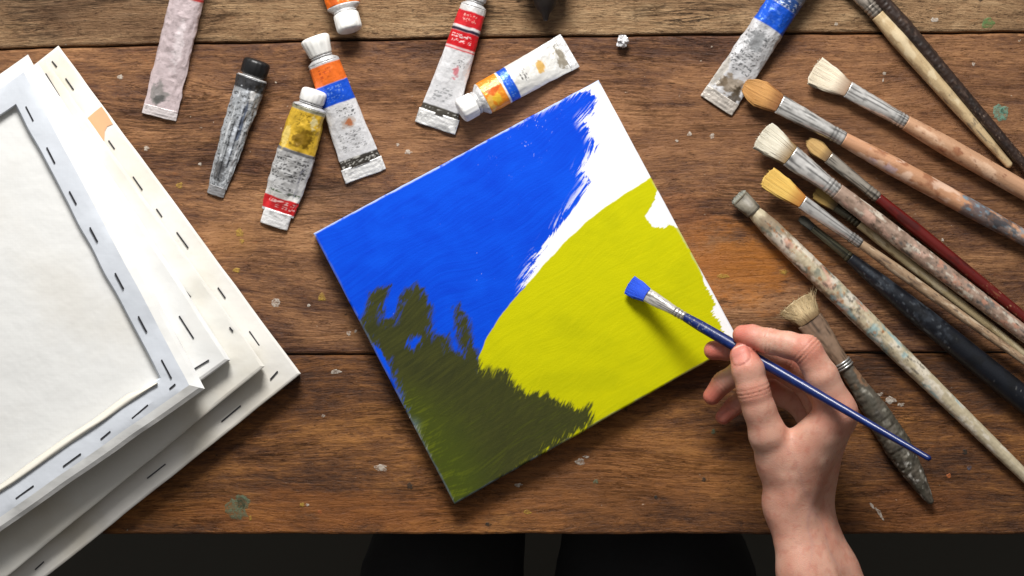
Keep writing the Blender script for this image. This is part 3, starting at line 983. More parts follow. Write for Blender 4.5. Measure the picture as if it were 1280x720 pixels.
# B10 crusted stick
brush('long brush crusted with speckled paint, its bristles worn to a stub', (921, 244), (1400, 711), 0.008, 0.005, 6, 24, (22, 24, 24, 21),
      [(0, 17), (8, 20), (30, 24), (130, 26), (200, 25), (330, 20), (470, 15), (620, 12)], ((120, 124, 116), (160, 156, 140), (110, 100, 80)), None,
      (speckled((190, 178, 150), [((122, 102, 82), 12, -0.15, 0, 0.34), ((206, 160, 140), 9, 0.18, 0.05, 0.36), ((110, 120, 110), 6, 0.3, 0, 0.45), ((224, 216, 200), 8, 0.22, 0, 1), ((140, 178, 182), 8, 0.28, 0.2, 0.62), ((64, 60, 54), 3.4, 0.4, 0, 0.5), ((170, 110, 60), 3.4, 0.46, 0, 0.4)], 10), 0.025),
      hmat=M_crust, seed=10, ferrcol=(128, 122, 108), rings=0, hmetal=M_crust)
# B1, B2 at the top
brush('pale wood handled brush at the top right, beside the dark brown one', (1036, -50), (1263, 208), 0.008, 0.005, 34, 58, (34, 30, 24, 16),
      [(0, 17), (40, 21), (130, 18), (200, 13), (253, 9)], W_CREAM, None,
      speckled((196, 172, 132), [((150, 124, 92), 8, 0.25, 0, 1), ((110, 100, 86), 5, 0.35, 0.5, 1), ((222, 204, 168), 10, 0.25, 0, 0.7)], 11), seed=11, ferrcol=(170, 160, 148))
brush('dark brown rough handled brush at the top right edge', (1056, -52), (1330, 264), 0.007, 0.007, 26, 20, (16, 18, 16, 15),
      [(0, 17), (60, 21), (160, 17), (260, 14), (372, 10)], ((70, 56, 44), (50, 38, 28), (40, 30, 22)), None,
      (speckled((46, 32, 26), [((84, 66, 54), 4, 0.34, 0, 1), ((26, 18, 14), 6, 0.2, 0, 1), ((150, 130, 112), 2.4, 0.6, 0.5, 1)], 12), 0.05), hmat=M_crust, seed=12, ferrcol=(90, 70, 56))


# B11 old brush under the hand
def bend11(t):
    return -7.0 * math.sin(min(1, max(0, t / 300)) * math.pi) * -1


brush('old splayed brush bound with wire, its flattened handle caked in grey paint, under the hand', (993, 377), (1166, 631), 0.010, 0.006, 30, 72, (46, 40, 34, 20),
      [(0, 19), (30, 22), (70, 31), (120, 35), (160, 26), (190, 15), (205, 7)], ((206, 186, 146), (160, 136, 92), (110, 86, 56)), None,
      (speckled((86, 80, 70), [((140, 104, 76), 7, 0.05, 0, 0.22), ((72, 70, 60), 8, 0.1, 0.1, 1), ((140, 136, 124), 6, 0.4, 0.1, 1), ((50, 46, 40), 5, 0.25, 0.2, 1), ((206, 204, 196), 3, 0.5, 0.6, 1)], 14), 0.05),
      hmat=M_crust, seed=14, straggle=0.4, hairlen=8, rings=0, bend=bend11, ferrcol=(132, 108, 88), wire=True, flat=0.4, hmetal=M_crust)

# the held brush
zt0, zt1 = ZC + 0.0045, 0.150


def blue_handle(T, A, total):
    c = np.broadcast_to(L(7, 32, 92), T.shape + (3,)).copy()
    g = fbm(T / 30, np.cos(A) * 3, np.sin(A) * 3, 5, 3)
    c = c * (1 + 0.25 * g)[..., None]
    w_ = fbm(T / 9, np.cos(A) * 2, np.sin(A) * 2, 6, 4)
    c = mix(c, L(30, 66, 140), 0.5 * sm(0.35, 0.7, w_))
    return mix(c, L(150, 150, 140), 0.8 * sm(0.55, 0.75, fbm(T / 2.6, np.cos(A) * 3, np.sin(A) * 3, 7, 2)) * sm(60, 10, T))


brush('blue handled flat brush held in the hand, its bristle loaded with blue paint', (786, 355.5), (1161, 573), zt0, zt1, 31, 63, (25, 24, 19, 11),
      [(0, 12), (25, 14.5), (90, 14.5), (200, 11.5), (363, 7)], ((26, 84, 214), (14, 62, 190), (20, 70, 196)), None, blue_handle, hmat=M_gloss, group=None, seed=21, flat=0.4, ferrcol=(214, 210, 204), hairlen=0.5, square=1.2)


# ------------------------------------------------------------------ paint tubes
def tube(label, crimp, should, z0, z1, w_c, w_s, h_s, cfun, cap_l, cap_w, cap_col, neck=7, crimp_len=9, w_mid=None, seed=1, fold=False, capz=0.0, capflare=1.0, black=False, foil=(196, 196, 196), wr=1.0, crimp_w=None):
    """z0, z1: height of the underside at crimp and shoulder"""
    a, b_ = P(*crimp, 0.004 + z0), P(*should, 0.004 + z1 + h_s * S / 2)
    a.z = z0 + 0.0016
    M = frame_matrix(a, b_)
    root = thing('paint_tube', label, 'paint tube', M, 'paint tubes on the table')
    k = S * (1 - (a.z + b_.z) / 2 / H)
    Lt = (b_ - a).length / k
    n = 96
    aa = np.linspace(0, math.tau, n, endpoint=False)
    m = int(Lt * 1.3)
    ts = np.linspace(crimp_len * 0.8, Lt, m)
    R, = [],
    wm = w_mid or (w_c * 0.35 + w_s * 0.65)
    for t in ts:
        u = t / Lt
        wy = np.interp(u, [0, 0.15, 0.5, 1], [w_c, w_c * 0.6 + wm * 0.4, wm, w_s])
        wz = 3.0 + (h_s - 3.0) * float(sm(0, 0.95, u)) ** 0.8
        # squarer when flat
        p = 0.72 + 0.28 * u
        cy = np.sign(np.cos(aa)) * np.abs(np.cos(aa)) ** p
        cz = np.sign(np.sin(aa)) * np.abs(np.sin(aa)) ** 1.0
        dent = wr * (1.1 * (1 - 3.2 * np.abs(fbm(t / 20, np.cos(aa) * 1.5, np.sin(aa) * 1.5, seed + 9, 2))) * 0.7 + 1.2 * fbm(t / 26, np.cos(aa) * 1.6, np.sin(aa) * 1.6, seed, 3) + 0.5 * fbm(t / 7, np.cos(aa) * 4, np.sin(aa) * 4, seed + 3, 2)) * min(1, (t - crimp_len * 0.7) / 12)
        y = cy * (wy / 2) * k * (1 + 0.02 * dent)
        z = cz * (wz / 2 + 0.55 * dent) * k
        R.append(np.stack([np.full(n, t * k), y, z], -1))
    R = np.array(R)
    U, A = np.meshgrid(ts / Lt, aa, indexing='ij')
    lat = np.cos(A)      # -1..1 across the width, +1 on local +Y
    cols = cfun(1 - U, lat, A, Lt)     # 0 at the shoulder
    V, F = loft(R)
    body = mesh_obj('tube_body', V, F, M_tube, root, cols.reshape(-1, 3))
    # crimped end
    cw = crimp_w or w_c
    nx, ny = 14, 40
    rings_ = []
    for i in range(nx):
        t = -crimp_len * 0.35 + crimp_len * 1.35 * i / (nx - 1)
        hh = 1.5 + 0.15 * math.cos(i * 1.5) + (1.5 if fold else 0) + 1.0 * (i / (nx - 1))
        a2 = np.linspace(0, math.tau, ny, endpoint=False)
        cy = np.sign(np.cos(a2)) * np.abs(np.cos(a2)) ** 0.4
        wig = 1.4 * vnoise(cy * 2.2, 0 * a2, 0, seed + 8) * (1 - 0.5 * i / (nx - 1))
        rings_.append(np.stack([np.full(ny, t * k) + 0.5 * k * vnoise(cy * 3, 0 * a2, 1, seed), cy * cw / 2 * k, (np.sin(a2) * hh * 0.8 + wig * 0.8) * k], -1))
    V, F = loft(np.array(rings_))
    c = np.broadcast_to(L(*foil), (len(V), 3)) * (1 - 0.45 * sm(0.2, 0.7, fbm(V[:, 0] * 420, V[:, 1] * 420, 0, seed + 20)))[:, None]
    mesh_obj('crimped_end', V, F, M_foil, root, c)
    # shoulder and neck
    prof = [(0, 1.0), (1.5, 0.97), (neck * 0.45, 0.78), (neck * 0.62, 0.66), (neck * 0.7, 0.64), (neck * 0.74, 0.7), (neck * 0.9, 0.7), (neck * 0.95, 0.62), (neck + 2, 0.6)]
    R = []
    for t, f in prof:
        u = min(1, t / neck)
        wy = w_s * f; wz = h_s * (1 - u) * f + (w_s * f) * u * 0.92
        R.append(np.stack([np.full(48, (Lt + t) * k), np.cos(np.linspace(0, math.tau, 48, endpoint=False)) * wy / 2 * k,
                           np.sin(np.linspace(0, math.tau, 48, endpoint=False)) * min(wz, h_s * 1.02) / 2 * k], -1))
    V, F = loft(np.array(R))
    mesh_obj('shoulder', V, F, M_foil, root, np.broadcast_to(L(200, 200, 200), (len(V), 3)) * (1 - 0.4 * sm(0.3, 0.8, fbm(V[:, 0] * 400, V[:, 1] * 400, V[:, 2] * 400, seed)))[:, None])
    # cap
    nn = 96
    a3 = np.linspace(0, math.tau, nn, endpoint=False)
    cprof = [(0, 0.86), (0.8, 0.95), (2, 0.985), (cap_l * 0.5, 1.0 * (1 + capflare) / 2), (cap_l - 5, capflare), (cap_l - 2.6, capflare * 0.96), (cap_l - 1.1, capflare * 0.86), (cap_l - 0.3, capflare * 0.72), (cap_l, capflare * 0.5)]
    R = []
    hcap = min(cap_w * 0.95, h_s * 1.15)
    for t, f in cprof:
        rib = 1 + (0.008 * np.sign(np.sin(a3 * 16)) if 1 < t < cap_l - 2 else 0)
        R.append(np.stack([np.full(nn, (Lt + neck + t) * k), np.cos(a3) * cap_w / 2 * f * k * rib, np.sin(a3) * hcap / 2 * f * k * rib], -1))
    V, F = loft(np.array(R))
    cc = np.broadcast_to(L(*cap_col), (len(V), 3)) * (1 - 0.25 * sm(0.25, 0.7, fbm(V[:, 0] * 260, V[:, 1] * 260, V[:, 2] * 260, seed + 31)))[:, None]
    mesh_obj('cap', V, F, M_cap, root, cc)
    return root


def label_fun(base, bands=(), texts=(), blots=(), seed=1, grime=0.3, silver=None):
    """bands: (u0, u1, colour); texts: (u0, u1, v0, v1, colour, row px, density); blots: (u, v, ru, rv, colour)"""
    def f(U, Vv, A, Lt):
        c = np.broadcast_to(L(*base), U.shape + (3,)).copy()
        up = np.sin(A) > -0.35
        nz = fbm(U * Lt / 14, Vv * 2.0, np.sin(A), seed, 4)
        for (u0, u1, cl) in bands:
            e = 0.004 * nz
            mk = sm(u0 - 0.006, u0 + 0.006, U + e) * sm(u1 + 0.006, u1 - 0.006, U + e)
            cc = np.broadcast_to(L(*cl), c.shape) * (1 + 0.18 * nz)[..., None]
            c = mix(c, cc, mk)
        for (u0, u1, v0, v1, cl, row, dens) in texts:
            X = U * Lt; Yy = Vv * 20
            rowid = np.floor(X / row)
            inrow = sm(0.18, 0.28, (X / row) % 1) * sm(0.98, 0.88, (X / row) % 1)
            g1 = vnoise(X / 1.5, Yy / 1.15 + rowid * 7.3, 0, seed + 60)
            gap = vnoise(rowid * 3.7, Yy / 4.0, 0, seed + 61)
            mk = inrow * sm(0.12 - dens, 0.3 - dens, g1) * sm(-0.55, -0.35, gap)
            mk = mk * ((U > u0) & (U < u1) & (Vv > v0) & (Vv < v1) & (np.sin(A) > 0))
            c = mix(c, L(*cl), mk * 0.85)
        for (u, v, ru, rv, cl) in blots:
            d = np.hypot((U - u) / ru, (Vv - v) / rv) + 0.5 * fbm(U * Lt / 4, Vv * 5, 0, seed + 70, 3)
            c = mix(c, L(*cl), sm(1.15, 0.8, d) * 0.9 * (np.sin(A) > -0.2))
        g = fbm(U * Lt / 9, Vv * 3 + 5, np.sin(A) * 2, seed + 80, 4)
        c = c * (1 - 0.6 * grime * sm(0.15, 0.9, g))[..., None]
        g2 = fbm(U * Lt / 3, Vv * 9, np.sin(A) * 3, seed + 81, 3)
        c = c * (1 - 0.8 * grime * sm(0.4, 0.8, g2))[..., None]
        return c
    return f


WHT = (226, 226, 228)
# T_a pink
tube('long tube smeared pale pink, its cap beyond the top edge', (198.5, 143), (241, -32), 0, 0, 44, 41, 26,
     label_fun((206, 190, 192), [(0.155, 0.175, (206, 60, 60)), (0.0, 0.15, (220, 214, 214))], [],
               [(0.86, 0.3, 0.07, 0.5, (150, 146, 144)), (0.9, 0.1, 0.03, 0.25, (100, 100, 98)), (0.5, -0.2, 0.16, 0.25, (226, 214, 216))], 31, 0.28),
     24, 34, (236, 234, 230), seed=31, foil=(214, 206, 206), wr=1.3)
# T_b black cap
tube('small crumpled bare silver tube with a black cap', (269, 241), (315, 98), 0, 0, 22, 38, 24,
     label_fun((170, 174, 178), [(0.0, 0.10, (60, 60, 62))], [(0.12, 0.95, -0.95, 0.95, (66, 68, 70), 9, -0.1)],
               [(0.5, -0.1, 0.3, 0.16, (206, 212, 220)), (0.35, -0.35, 0.2, 0.1, (90, 100, 120)), (0.8, 0.3, 0.1, 0.4, (90, 90, 92)), (0.15, -0.5, 0.06, 0.2, (230, 230, 230)), (0.5, -0.22, 0.36, 0.05, (40, 46, 62)), (0.62, 0.12, 0.3, 0.05, (56, 58, 62)), (0.45, 0.42, 0.3, 0.07, (216, 220, 224)), (0.6, -0.6, 0.25, 0.06, (228, 230, 234))], 32, 0.7),
     20, 34, (20, 20, 21), neck=4, seed=32, black=True, wr=2.2, crimp_len=9, crimp_w=22, foil=(150, 150, 152))
# T_d white, orange and blue (under the ochre one's cap)
tube('white tube with orange and blue bands and a flared white cap', (455.5, 216), (404.5, 78), 0, 0, 54, 40, 26,
     label_fun(WHT, [(0.0, 0.02, (200, 200, 202)), (0.02, 0.19, (232, 112, 40)), (0.19, 0.37, (22, 82, 206)), (0.84, 0.925, (66, 62, 56))],
               [(0.05, 0.16, -0.3, 0.5, (190, 80, 40), 5, 0.0), (0.22, 0.34, -0.5, 0.6, (110, 150, 225), 6, -0.05), (0.4, 0.5, -0.7, 0.2, (70, 70, 70), 5, 0.05), (0.62, 0.78, -0.6, 0.6, (120, 120, 122), 5, 0.0),
                (0.84, 0.96, -0.95, 0.95, (206, 204, 196), 7, -0.1)],
               [(0.55, -0.15, 0.06, 0.3, (200, 186, 176)), (0.55, -0.15, 0.03, 0.15, (190, 110, 60))], 33, 0.15),
     25, 30, (240, 240, 236), neck=9, seed=33, capflare=1.22, foil=(232, 232, 230), wr=0.6, crimp_len=13)
# T_c ochre
tube('crumpled tube with a yellow ochre label and a red band at its folded end', (343, 278), (387, 135), 0, 0.002, 40, 43, 30,
     label_fun((198, 198, 198), [(0.0, 0.03, (150, 146, 120)), (0.03, 0.37, (216, 176, 56)), (0.37, 0.395, (110, 110, 112)), (0.785, 0.90, (214, 44, 48)), (0.745, 0.785, (226, 226, 222)), (0.93, 1.0, (216, 216, 216))],
               [(0.05, 0.17, -0.6, 0.6, (130, 100, 20), 6, 0.0), (0.42, 0.62, -0.85, 0.85, (60, 60, 62), 6, 0.12), (0.62, 0.76, -0.4, 0.6, (86, 86, 88), 6, 0.0), (0.80, 0.87, -0.9, 0.7, (240, 200, 196), 6, 0.0), (0.725, 0.745, -0.9, 0.9, (80, 100, 70), 4, 0.2)],
               [(0.25, -0.1, 0.09, 0.5, (126, 96, 20)), (0.1, -0.55, 0.05, 0.2, (236, 220, 160)), (0.28, 0.7, 0.1, 0.2, (240, 212, 120))], 34, 0.32),
     17, 32, (240, 240, 238), neck=7, w_mid=49, seed=34, wr=1.8, crimp_w=36, crimp_len=15, foil=(240, 240, 240), fold=True)
# T_e orange at the top
tube('orange tube mostly beyond the top edge, its white cap in view', (392, -132), (429.5, 8), 0, 0, 52, 42, 28,
     label_fun((236, 112, 30), [(0.3, 1.0, (226, 226, 226))], [], [(0.03, -0.5, 0.04, 0.2, (200, 90, 30))], 35, 0.12),
     23, 32, (240, 240, 236), neck=10, seed=35)
# T_f red bands
tube('white tube with two red bands near its cap and a dark patterned crimp', (545, 155), (592, 9), 0, 0, 53, 33, 24,
     label_fun(WHT, [(0.0, 0.045, (226, 224, 222)), (0.045, 0.17, (216, 40, 48)), (0.17, 0.19, (236, 230, 230)), (0.19, 0.215, (50, 40, 60)), (0.215, 0.37, (216, 32, 40)), (0.345, 0.36, (240, 210, 208)), (0.86, 0.93, (74, 70, 62))],
               [(0.07, 0.15, -0.6, 0.5, (240, 180, 170), 7, -0.05), (0.24, 0.31, -0.6, 0.8, (246, 226, 224), 7, 0.1), (0.42, 0.5, -0.6, 0.1, (130, 130, 132), 6, 0.0), (0.68, 0.82, -0.3, 0.6, (160, 162, 164), 5, 0.0),
                (0.875, 0.97, -0.95, 0.95, (206, 204, 196), 8, -0.1)],
               [(0.55, -0.15, 0.045, 0.18, (216, 120, 130))], 36, 0.14),
     22, 26, (216, 216, 214), neck=8, seed=36, wr=0.7, crimp_len=14, foil=(226, 226, 224))
# T_g lying
tube('white tube with an orange and a blue band lying aslant just above the painted canvas', (710.5, 63.5), (604, 123.5), 0, 0, 48, 42, 27,
     label_fun((224, 223, 218), [(0.0, 0.22, (232, 140, 40)), (0.235, 0.34, (26, 88, 206)), (0.22, 0.235, (236, 234, 226))],
               [(0.26, 0.32, -0.8, 0.8, (120, 160, 226), 5, -0.1), (0.42, 0.50, -0.3, 0.3, (60, 60, 62), 4, 0.1), (0.86, 0.96, -0.6, 0.7, (150, 146, 136), 6, 0.1)],
               [(0.1, 0.3, 0.07, 0.35, (238, 196, 60)), (0.12, -0.2, 0.09, 0.3, (222, 96, 40)), (0.03, 0.5, 0.04, 0.4, (240, 190, 90)), (0.66, -0.0, 0.06, 0.25, (206, 160, 60)), (0.89, 0.25, 0.05, 0.45, (140, 130, 112))], 37, 0.13),
     22, 31, (240, 240, 238), neck=12, seed=37, wr=0.6, crimp_len=8, foil=(226, 226, 226))
# T_h blue band
tube('silver tube with a blue band and brown smeared end touching the orange bristle', (898, 128), (997, -22), 0, 0, 47, 41, 30,
     label_fun((206, 206, 208), [(0.0, 0.12, (120, 130, 150)), (0.12, 0.20, (50, 84, 150)), (0.20, 0.37, (24, 88, 210))],
               [(0.1, 0.2, -0.9, 0.9, (210, 220, 240), 6, 0.0), (0.42, 0.74, -0.5, 0.9, (80, 82, 84), 7, 0.02), (0.24, 0.34, -0.7, 0.7, (70, 120, 220), 6, -0.1)],
               [(0.5, 0.1, 0.07, 0.5, (150, 152, 154)), (0.84, -0.1, 0.07, 0.6, (160, 144, 124)), (0.9, -0.5, 0.06, 0.4, (84, 72, 56)), (0.86, 0.45, 0.05, 0.3, (120, 104, 84)), (0.8, 0.8, 0.12, 0.3, (206, 200, 190))], 38, 0.35),
     24, 36, (230, 230, 228), seed=38, wr=1.3, crimp_len=12, foil=(206, 198, 188))


# foil crumb
def crumb():
    V, F = [], []
    n = 14
    c = P(778.5, 52, 0.0045)
    for i in range(n):
        ph = math.pi * (i + 0.5) / n
        for j in range(20):
            th_ = math.tau * j / 20
            d = np.array([math.sin(ph) * math.cos(th_), math.sin(ph) * math.sin(th_), math.cos(ph)])
            r = 0.0043 * (1 + 0.45 * float(vnoise(*(d * 2.2), 88)) + 0.25 * float(vnoise(*(d * 5), 89)))
            V.append((c.x + d[0] * r, c.y + d[1] * r, c.z + d[2] * r * 0.9))
    for i in range(n - 1):
        for j in range(20):
            F.append((i * 20 + j, (i + 1) * 20 + j, (i + 1) * 20 + (j + 1) % 20, i * 20 + (j + 1) % 20))
    F.append(tuple(range(20))); F.append(tuple((n - 1) * 20 + j for j in range(20))[::-1])
    V = np.array(V)
    V[:, 2] -= V[:, 2].min()
    o = mesh_obj('foil_scrap', V, F, M_foil, None, np.broadcast_to(L(206, 206, 208), (len(V), 3)), smooth=False)
    tag(o, 'tiny crumpled silver scrap lying on the seam between the two upper planks', 'foil scrap')


crumb()


# dark nozzle poking in from the top edge
def nozzle():
    a, b_ = P(682, 26, 0.02), P(679, -90, 0.02)
    M = frame_matrix(a, b_)
    r = thing('paint_bottle', 'dark bottle with a pointed nozzle reaching in from the top edge', 'bottle', M)
    k = S * 0.985

    def lathe(name, prof, m):
        a3 = np.linspace(0, math.tau, 40, endpoint=False)
        V, F = loft(np.array([np.stack([np.full(40, t * k), np.cos(a3) * w / 2 * k, np.sin(a3) * w / 2 * k], -1) for t, w in prof]))
        return mesh_obj(name, V, F, m, r)
    lathe('nozzle', [(0, 3), (1, 6), (8, 10), (14, 20), (20, 27), (34, 34), (36, 36)], plain('dark_nozzle', (26, 19, 14), 0.55))
    lathe('bottle_body', [(36.5, 40), (40, 52), (48, 60), (110, 60), (114, 54)], plain('dark_bottle', (34, 26, 20), 0.4))


nozzle()


# ------------------------------------------------------------------ person: hand, forearm, trousers
ZS = 1.15


def J(px, py, z, r):
    p = P(px, py, z * ZS / 1000)
    return (np.array(p), r / 1000)


def remeshed(shapes, vox, pad=0.0):
    """voxel union of rounded cones as one mesh (no operators)"""
    V, F = [], []
    for (a, ra, b_, rb) in shapes:
        ax = b_ - a
        ln = np.linalg.norm(ax) + 1e-9
        ax = ax / ln
        t = np.array([0, 0, 1.0]) if abs(ax[2]) < 0.9 else np.array([1.0, 0, 0])
        u = np.cross(ax, t); u /= np.linalg.norm(u); w = np.cross(ax, u)
        n = 20
        rings = []
        for ph in np.linspace(-math.pi / 2 + 0.08, 0, 6):
            rings.append((a + ax * math.sin(ph) * (ra + pad), math.cos(ph) * (ra + pad)))
        for ph in np.linspace(0, math.pi / 2 - 0.08, 6):
            rings.append((b_ + ax * math.sin(ph) * (rb + pad), math.cos(ph) * (rb + pad)))
        base = len(V)
        for c, r in rings:
            for j in range(n):
                an = math.tau * j / n
                V.append(c + (u * math.cos(an) + w * math.sin(an)) * r)
        m = len(rings)
        for i in range(m - 1):
            for j in range(n):
                F.append((base + i * n + j, base + i * n + (j + 1) % n, base + (i + 1) * n + (j + 1) % n, base + (i + 1) * n + j))
        F.append(tuple(base + j for j in range(n))[::-1])
        F.append(tuple(base + (m - 1) * n + j for j in range(n)))
    me = bpy.data.meshes.new('tmp')
    me.from_pydata([tuple(v) for v in V], [], F)
    o = bpy.data.objects.new('tmp', me)
    link(o)
    md = o.modifiers.new('r', 'REMESH')
    md.mode = 'VOXEL'
    md.voxel_size = vox
    dg = bpy.context.evaluated_depsgraph_get()
    dg.update()
    me2 = bpy.data.meshes.new_from_object(o.evaluated_get(dg))
    bpy.data.objects.remove(o)
    VV = np.empty(len(me2.vertices) * 3); me2.vertices.foreach_get('co', VV)
    return me2, VV.reshape(-1, 3)


def cone_d(p, a, ra, b_, rb):
    ba = b_ - a
    t = np.clip(((p - a) @ ba) / (ba @ ba + 1e-12), 0, 1)
    return np.linalg.norm(p - a - t[:, None] * ba, axis=1) - (ra + (rb - ra) * t)


def smin(a, b_, k):
    h = np.clip(0.5 + 0.5 * (b_ - a) / k, 0, 1)
    return b_ * (1 - h) + a * h - k * h * (1 - h)


def chain(js):
    return [(js[i][0], js[i][1], js[i + 1][0], js[i + 1][1]) for i in range(len(js) - 1)]


# joints: photo x, photo y, height (mm), radius (mm)
thumb = [J(975, 577, 58, 15.5), J(960, 543, 66, 13.6), J(949, 512, 70, 11.4), J(942, 488, 72, 11.8), J(935, 462, 72, 11.6), J(929, 446, 69.5, 9.8)]
index = [J(1046, 515, 78, 13.5), J(1027, 470, 84, 11.5), J(1009, 438, 85, 10.6), J(985, 431, 80, 9.4), J(963, 427, 76, 9.0), J(940, 421, 70, 8.2), J(928, 419, 67, 7.2)]
middle = [J(1047, 520, 60, 13), J(1014, 468, 55, 10), J(992, 446, 51, 9.6), J(943, 439, 50, 8.6), J(912, 437, 46, 8.0), J(892, 438, 44, 7.2)]
ring = [J(1040, 532, 42, 12.5), J(1010, 482, 34, 9.6), J(972, 456, 31, 9.4), J(925, 465, 34, 8.4), J(904, 478, 29, 7.8), J(890, 495, 25, 7.0)]
pinky = [J(1030, 550, 26, 11.5), J(1000, 506, 20, 8.8), J(960, 486, 18, 8.2), J(932, 495, 19, 7.4), J(917, 508, 16, 6.8), J(904, 521, 14, 6.0)]
W1, W2, W3 = J(986, 632, 52, 15.5), J(1008, 630, 30, 15.5), J(998, 632, 40, 17)
palm = [(J(1046, 515, 78, 14)[0], 0.0135, W1[0], 0.0155), (middle[0][0], 0.0135, W3[0], 0.017), (ring[0][0], 0.013, W2[0], 0.016),
        (pinky[0][0], 0.012, J(1012, 628, 34, 15)[0], 0.014),
        (thumb[0][0], 0.0165, W1[0], 0.0155), (J(990, 562, 60, 15)[0], 0.012, J(1034, 535, 70, 12)[0], 0.011),
        (J(980, 572, 52, 14)[0], 0.014, J(1010, 566, 50, 13)[0], 0.014), (J(992, 575, 62, 13)[0], 0.013, J(1040, 525, 76, 12)[0], 0.011)]
arm = [(W1[0], 0.0155, J(1006, 715, 58, 22)[0], 0.0188), (W2[0], 0.016, J(1038, 712, 38, 22)[0], 0.0188), (W3[0], 0.0175, J(1024, 715, 48, 24)[0], 0.0215),
       (J(1006, 715, 58, 22)[0], 0.0188, J(1062, 860, 72, 28)[0], 0.028), (J(1038, 712, 38, 22)[0], 0.0188, J(1100, 850, 60, 28)[0], 0.028),
       (J(1080, 855, 66, 30)[0], 0.032, J(1170, 1020, 90, 36)[0], 0.040)]
fingers = [chain(f) for f in (thumb, index, middle, ring, pinky)]


def hand_sdf(p):
    d = None
    for c in palm + arm:
        x = cone_d(p, *c)
        d = x if d is None else smin(d, x, 0.010)
    fd = None
    for fi, f in enumerate(fingers):
        x = None
        for c in f:
            y = cone_d(p, *c)
            x = y if x is None else smin(x, y, 0.003)
        fd = x if fd is None else smin(fd, x, 0.0006)
    d = smin(d, fd, 0.007)
    # skin folds at the joints
    def fold(j, axis, depth, w):
        nonlocal d
        rel = p - j[0]
        s = rel @ axis
        near = np.exp(-(np.linalg.norm(rel, axis=1) / (j[1] * 1.35)) ** 4)
        d = d + depth * np.exp(-(s / w) ** 2) * near
    for js, lst in ((thumb, (3,)), (index, (2, 4)), (middle, (2, 4)), (ring, (2, 4)), (pinky, (2, 4))):
        for q in lst:
            ax = js[q + 1][0] - js[q - 1][0]; ax = ax / np.linalg.norm(ax)
            for off, dp in ((0, 0.0010), (0.0028, 0.0006), (-0.0025, 0.0006)):
                fold((js[q][0] + ax * off, js[q][1]), ax, dp, 0.0006)
    # knuckle of the index finger, wrist creases and tendons
    ax = (W3[0] - J(1024, 715, 48, 24)[0]); ax = ax / np.linalg.norm(ax)
    d = d + 0.00035 * fbm(p[:, 0] * 70, p[:, 1] * 70, p[:, 2] * 70, 6, 2)
    # crease curling round the ball of the thumb
    dd = np.minimum(cone_d(p, J(930, 556, 66, 0)[0], 0, J(950, 585, 76, 0)[0], 0), cone_d(p, J(950, 585, 76, 0)[0], 0, J(990, 592, 78, 0)[0], 0))
    d = d + 0.0011 * np.exp(-(dd / 0.0035) ** 2)
    # tendon ridges running from the wrist into the forearm
    for (a, b_, amt) in ((J(985, 600, 70, 1), J(1010, 720, 82, 1), 0.0016), (J(1015, 600, 66, 1), J(1046, 720, 72, 1), 0.0012), (J(1000, 590, 72, 1), J(1028, 540, 82, 1), 0.0010)):
        dd = cone_d(p, a[0], 0, b_[0], 0)
        d = d - amt * np.exp(-(dd / 0.0065) ** 2)
    return d


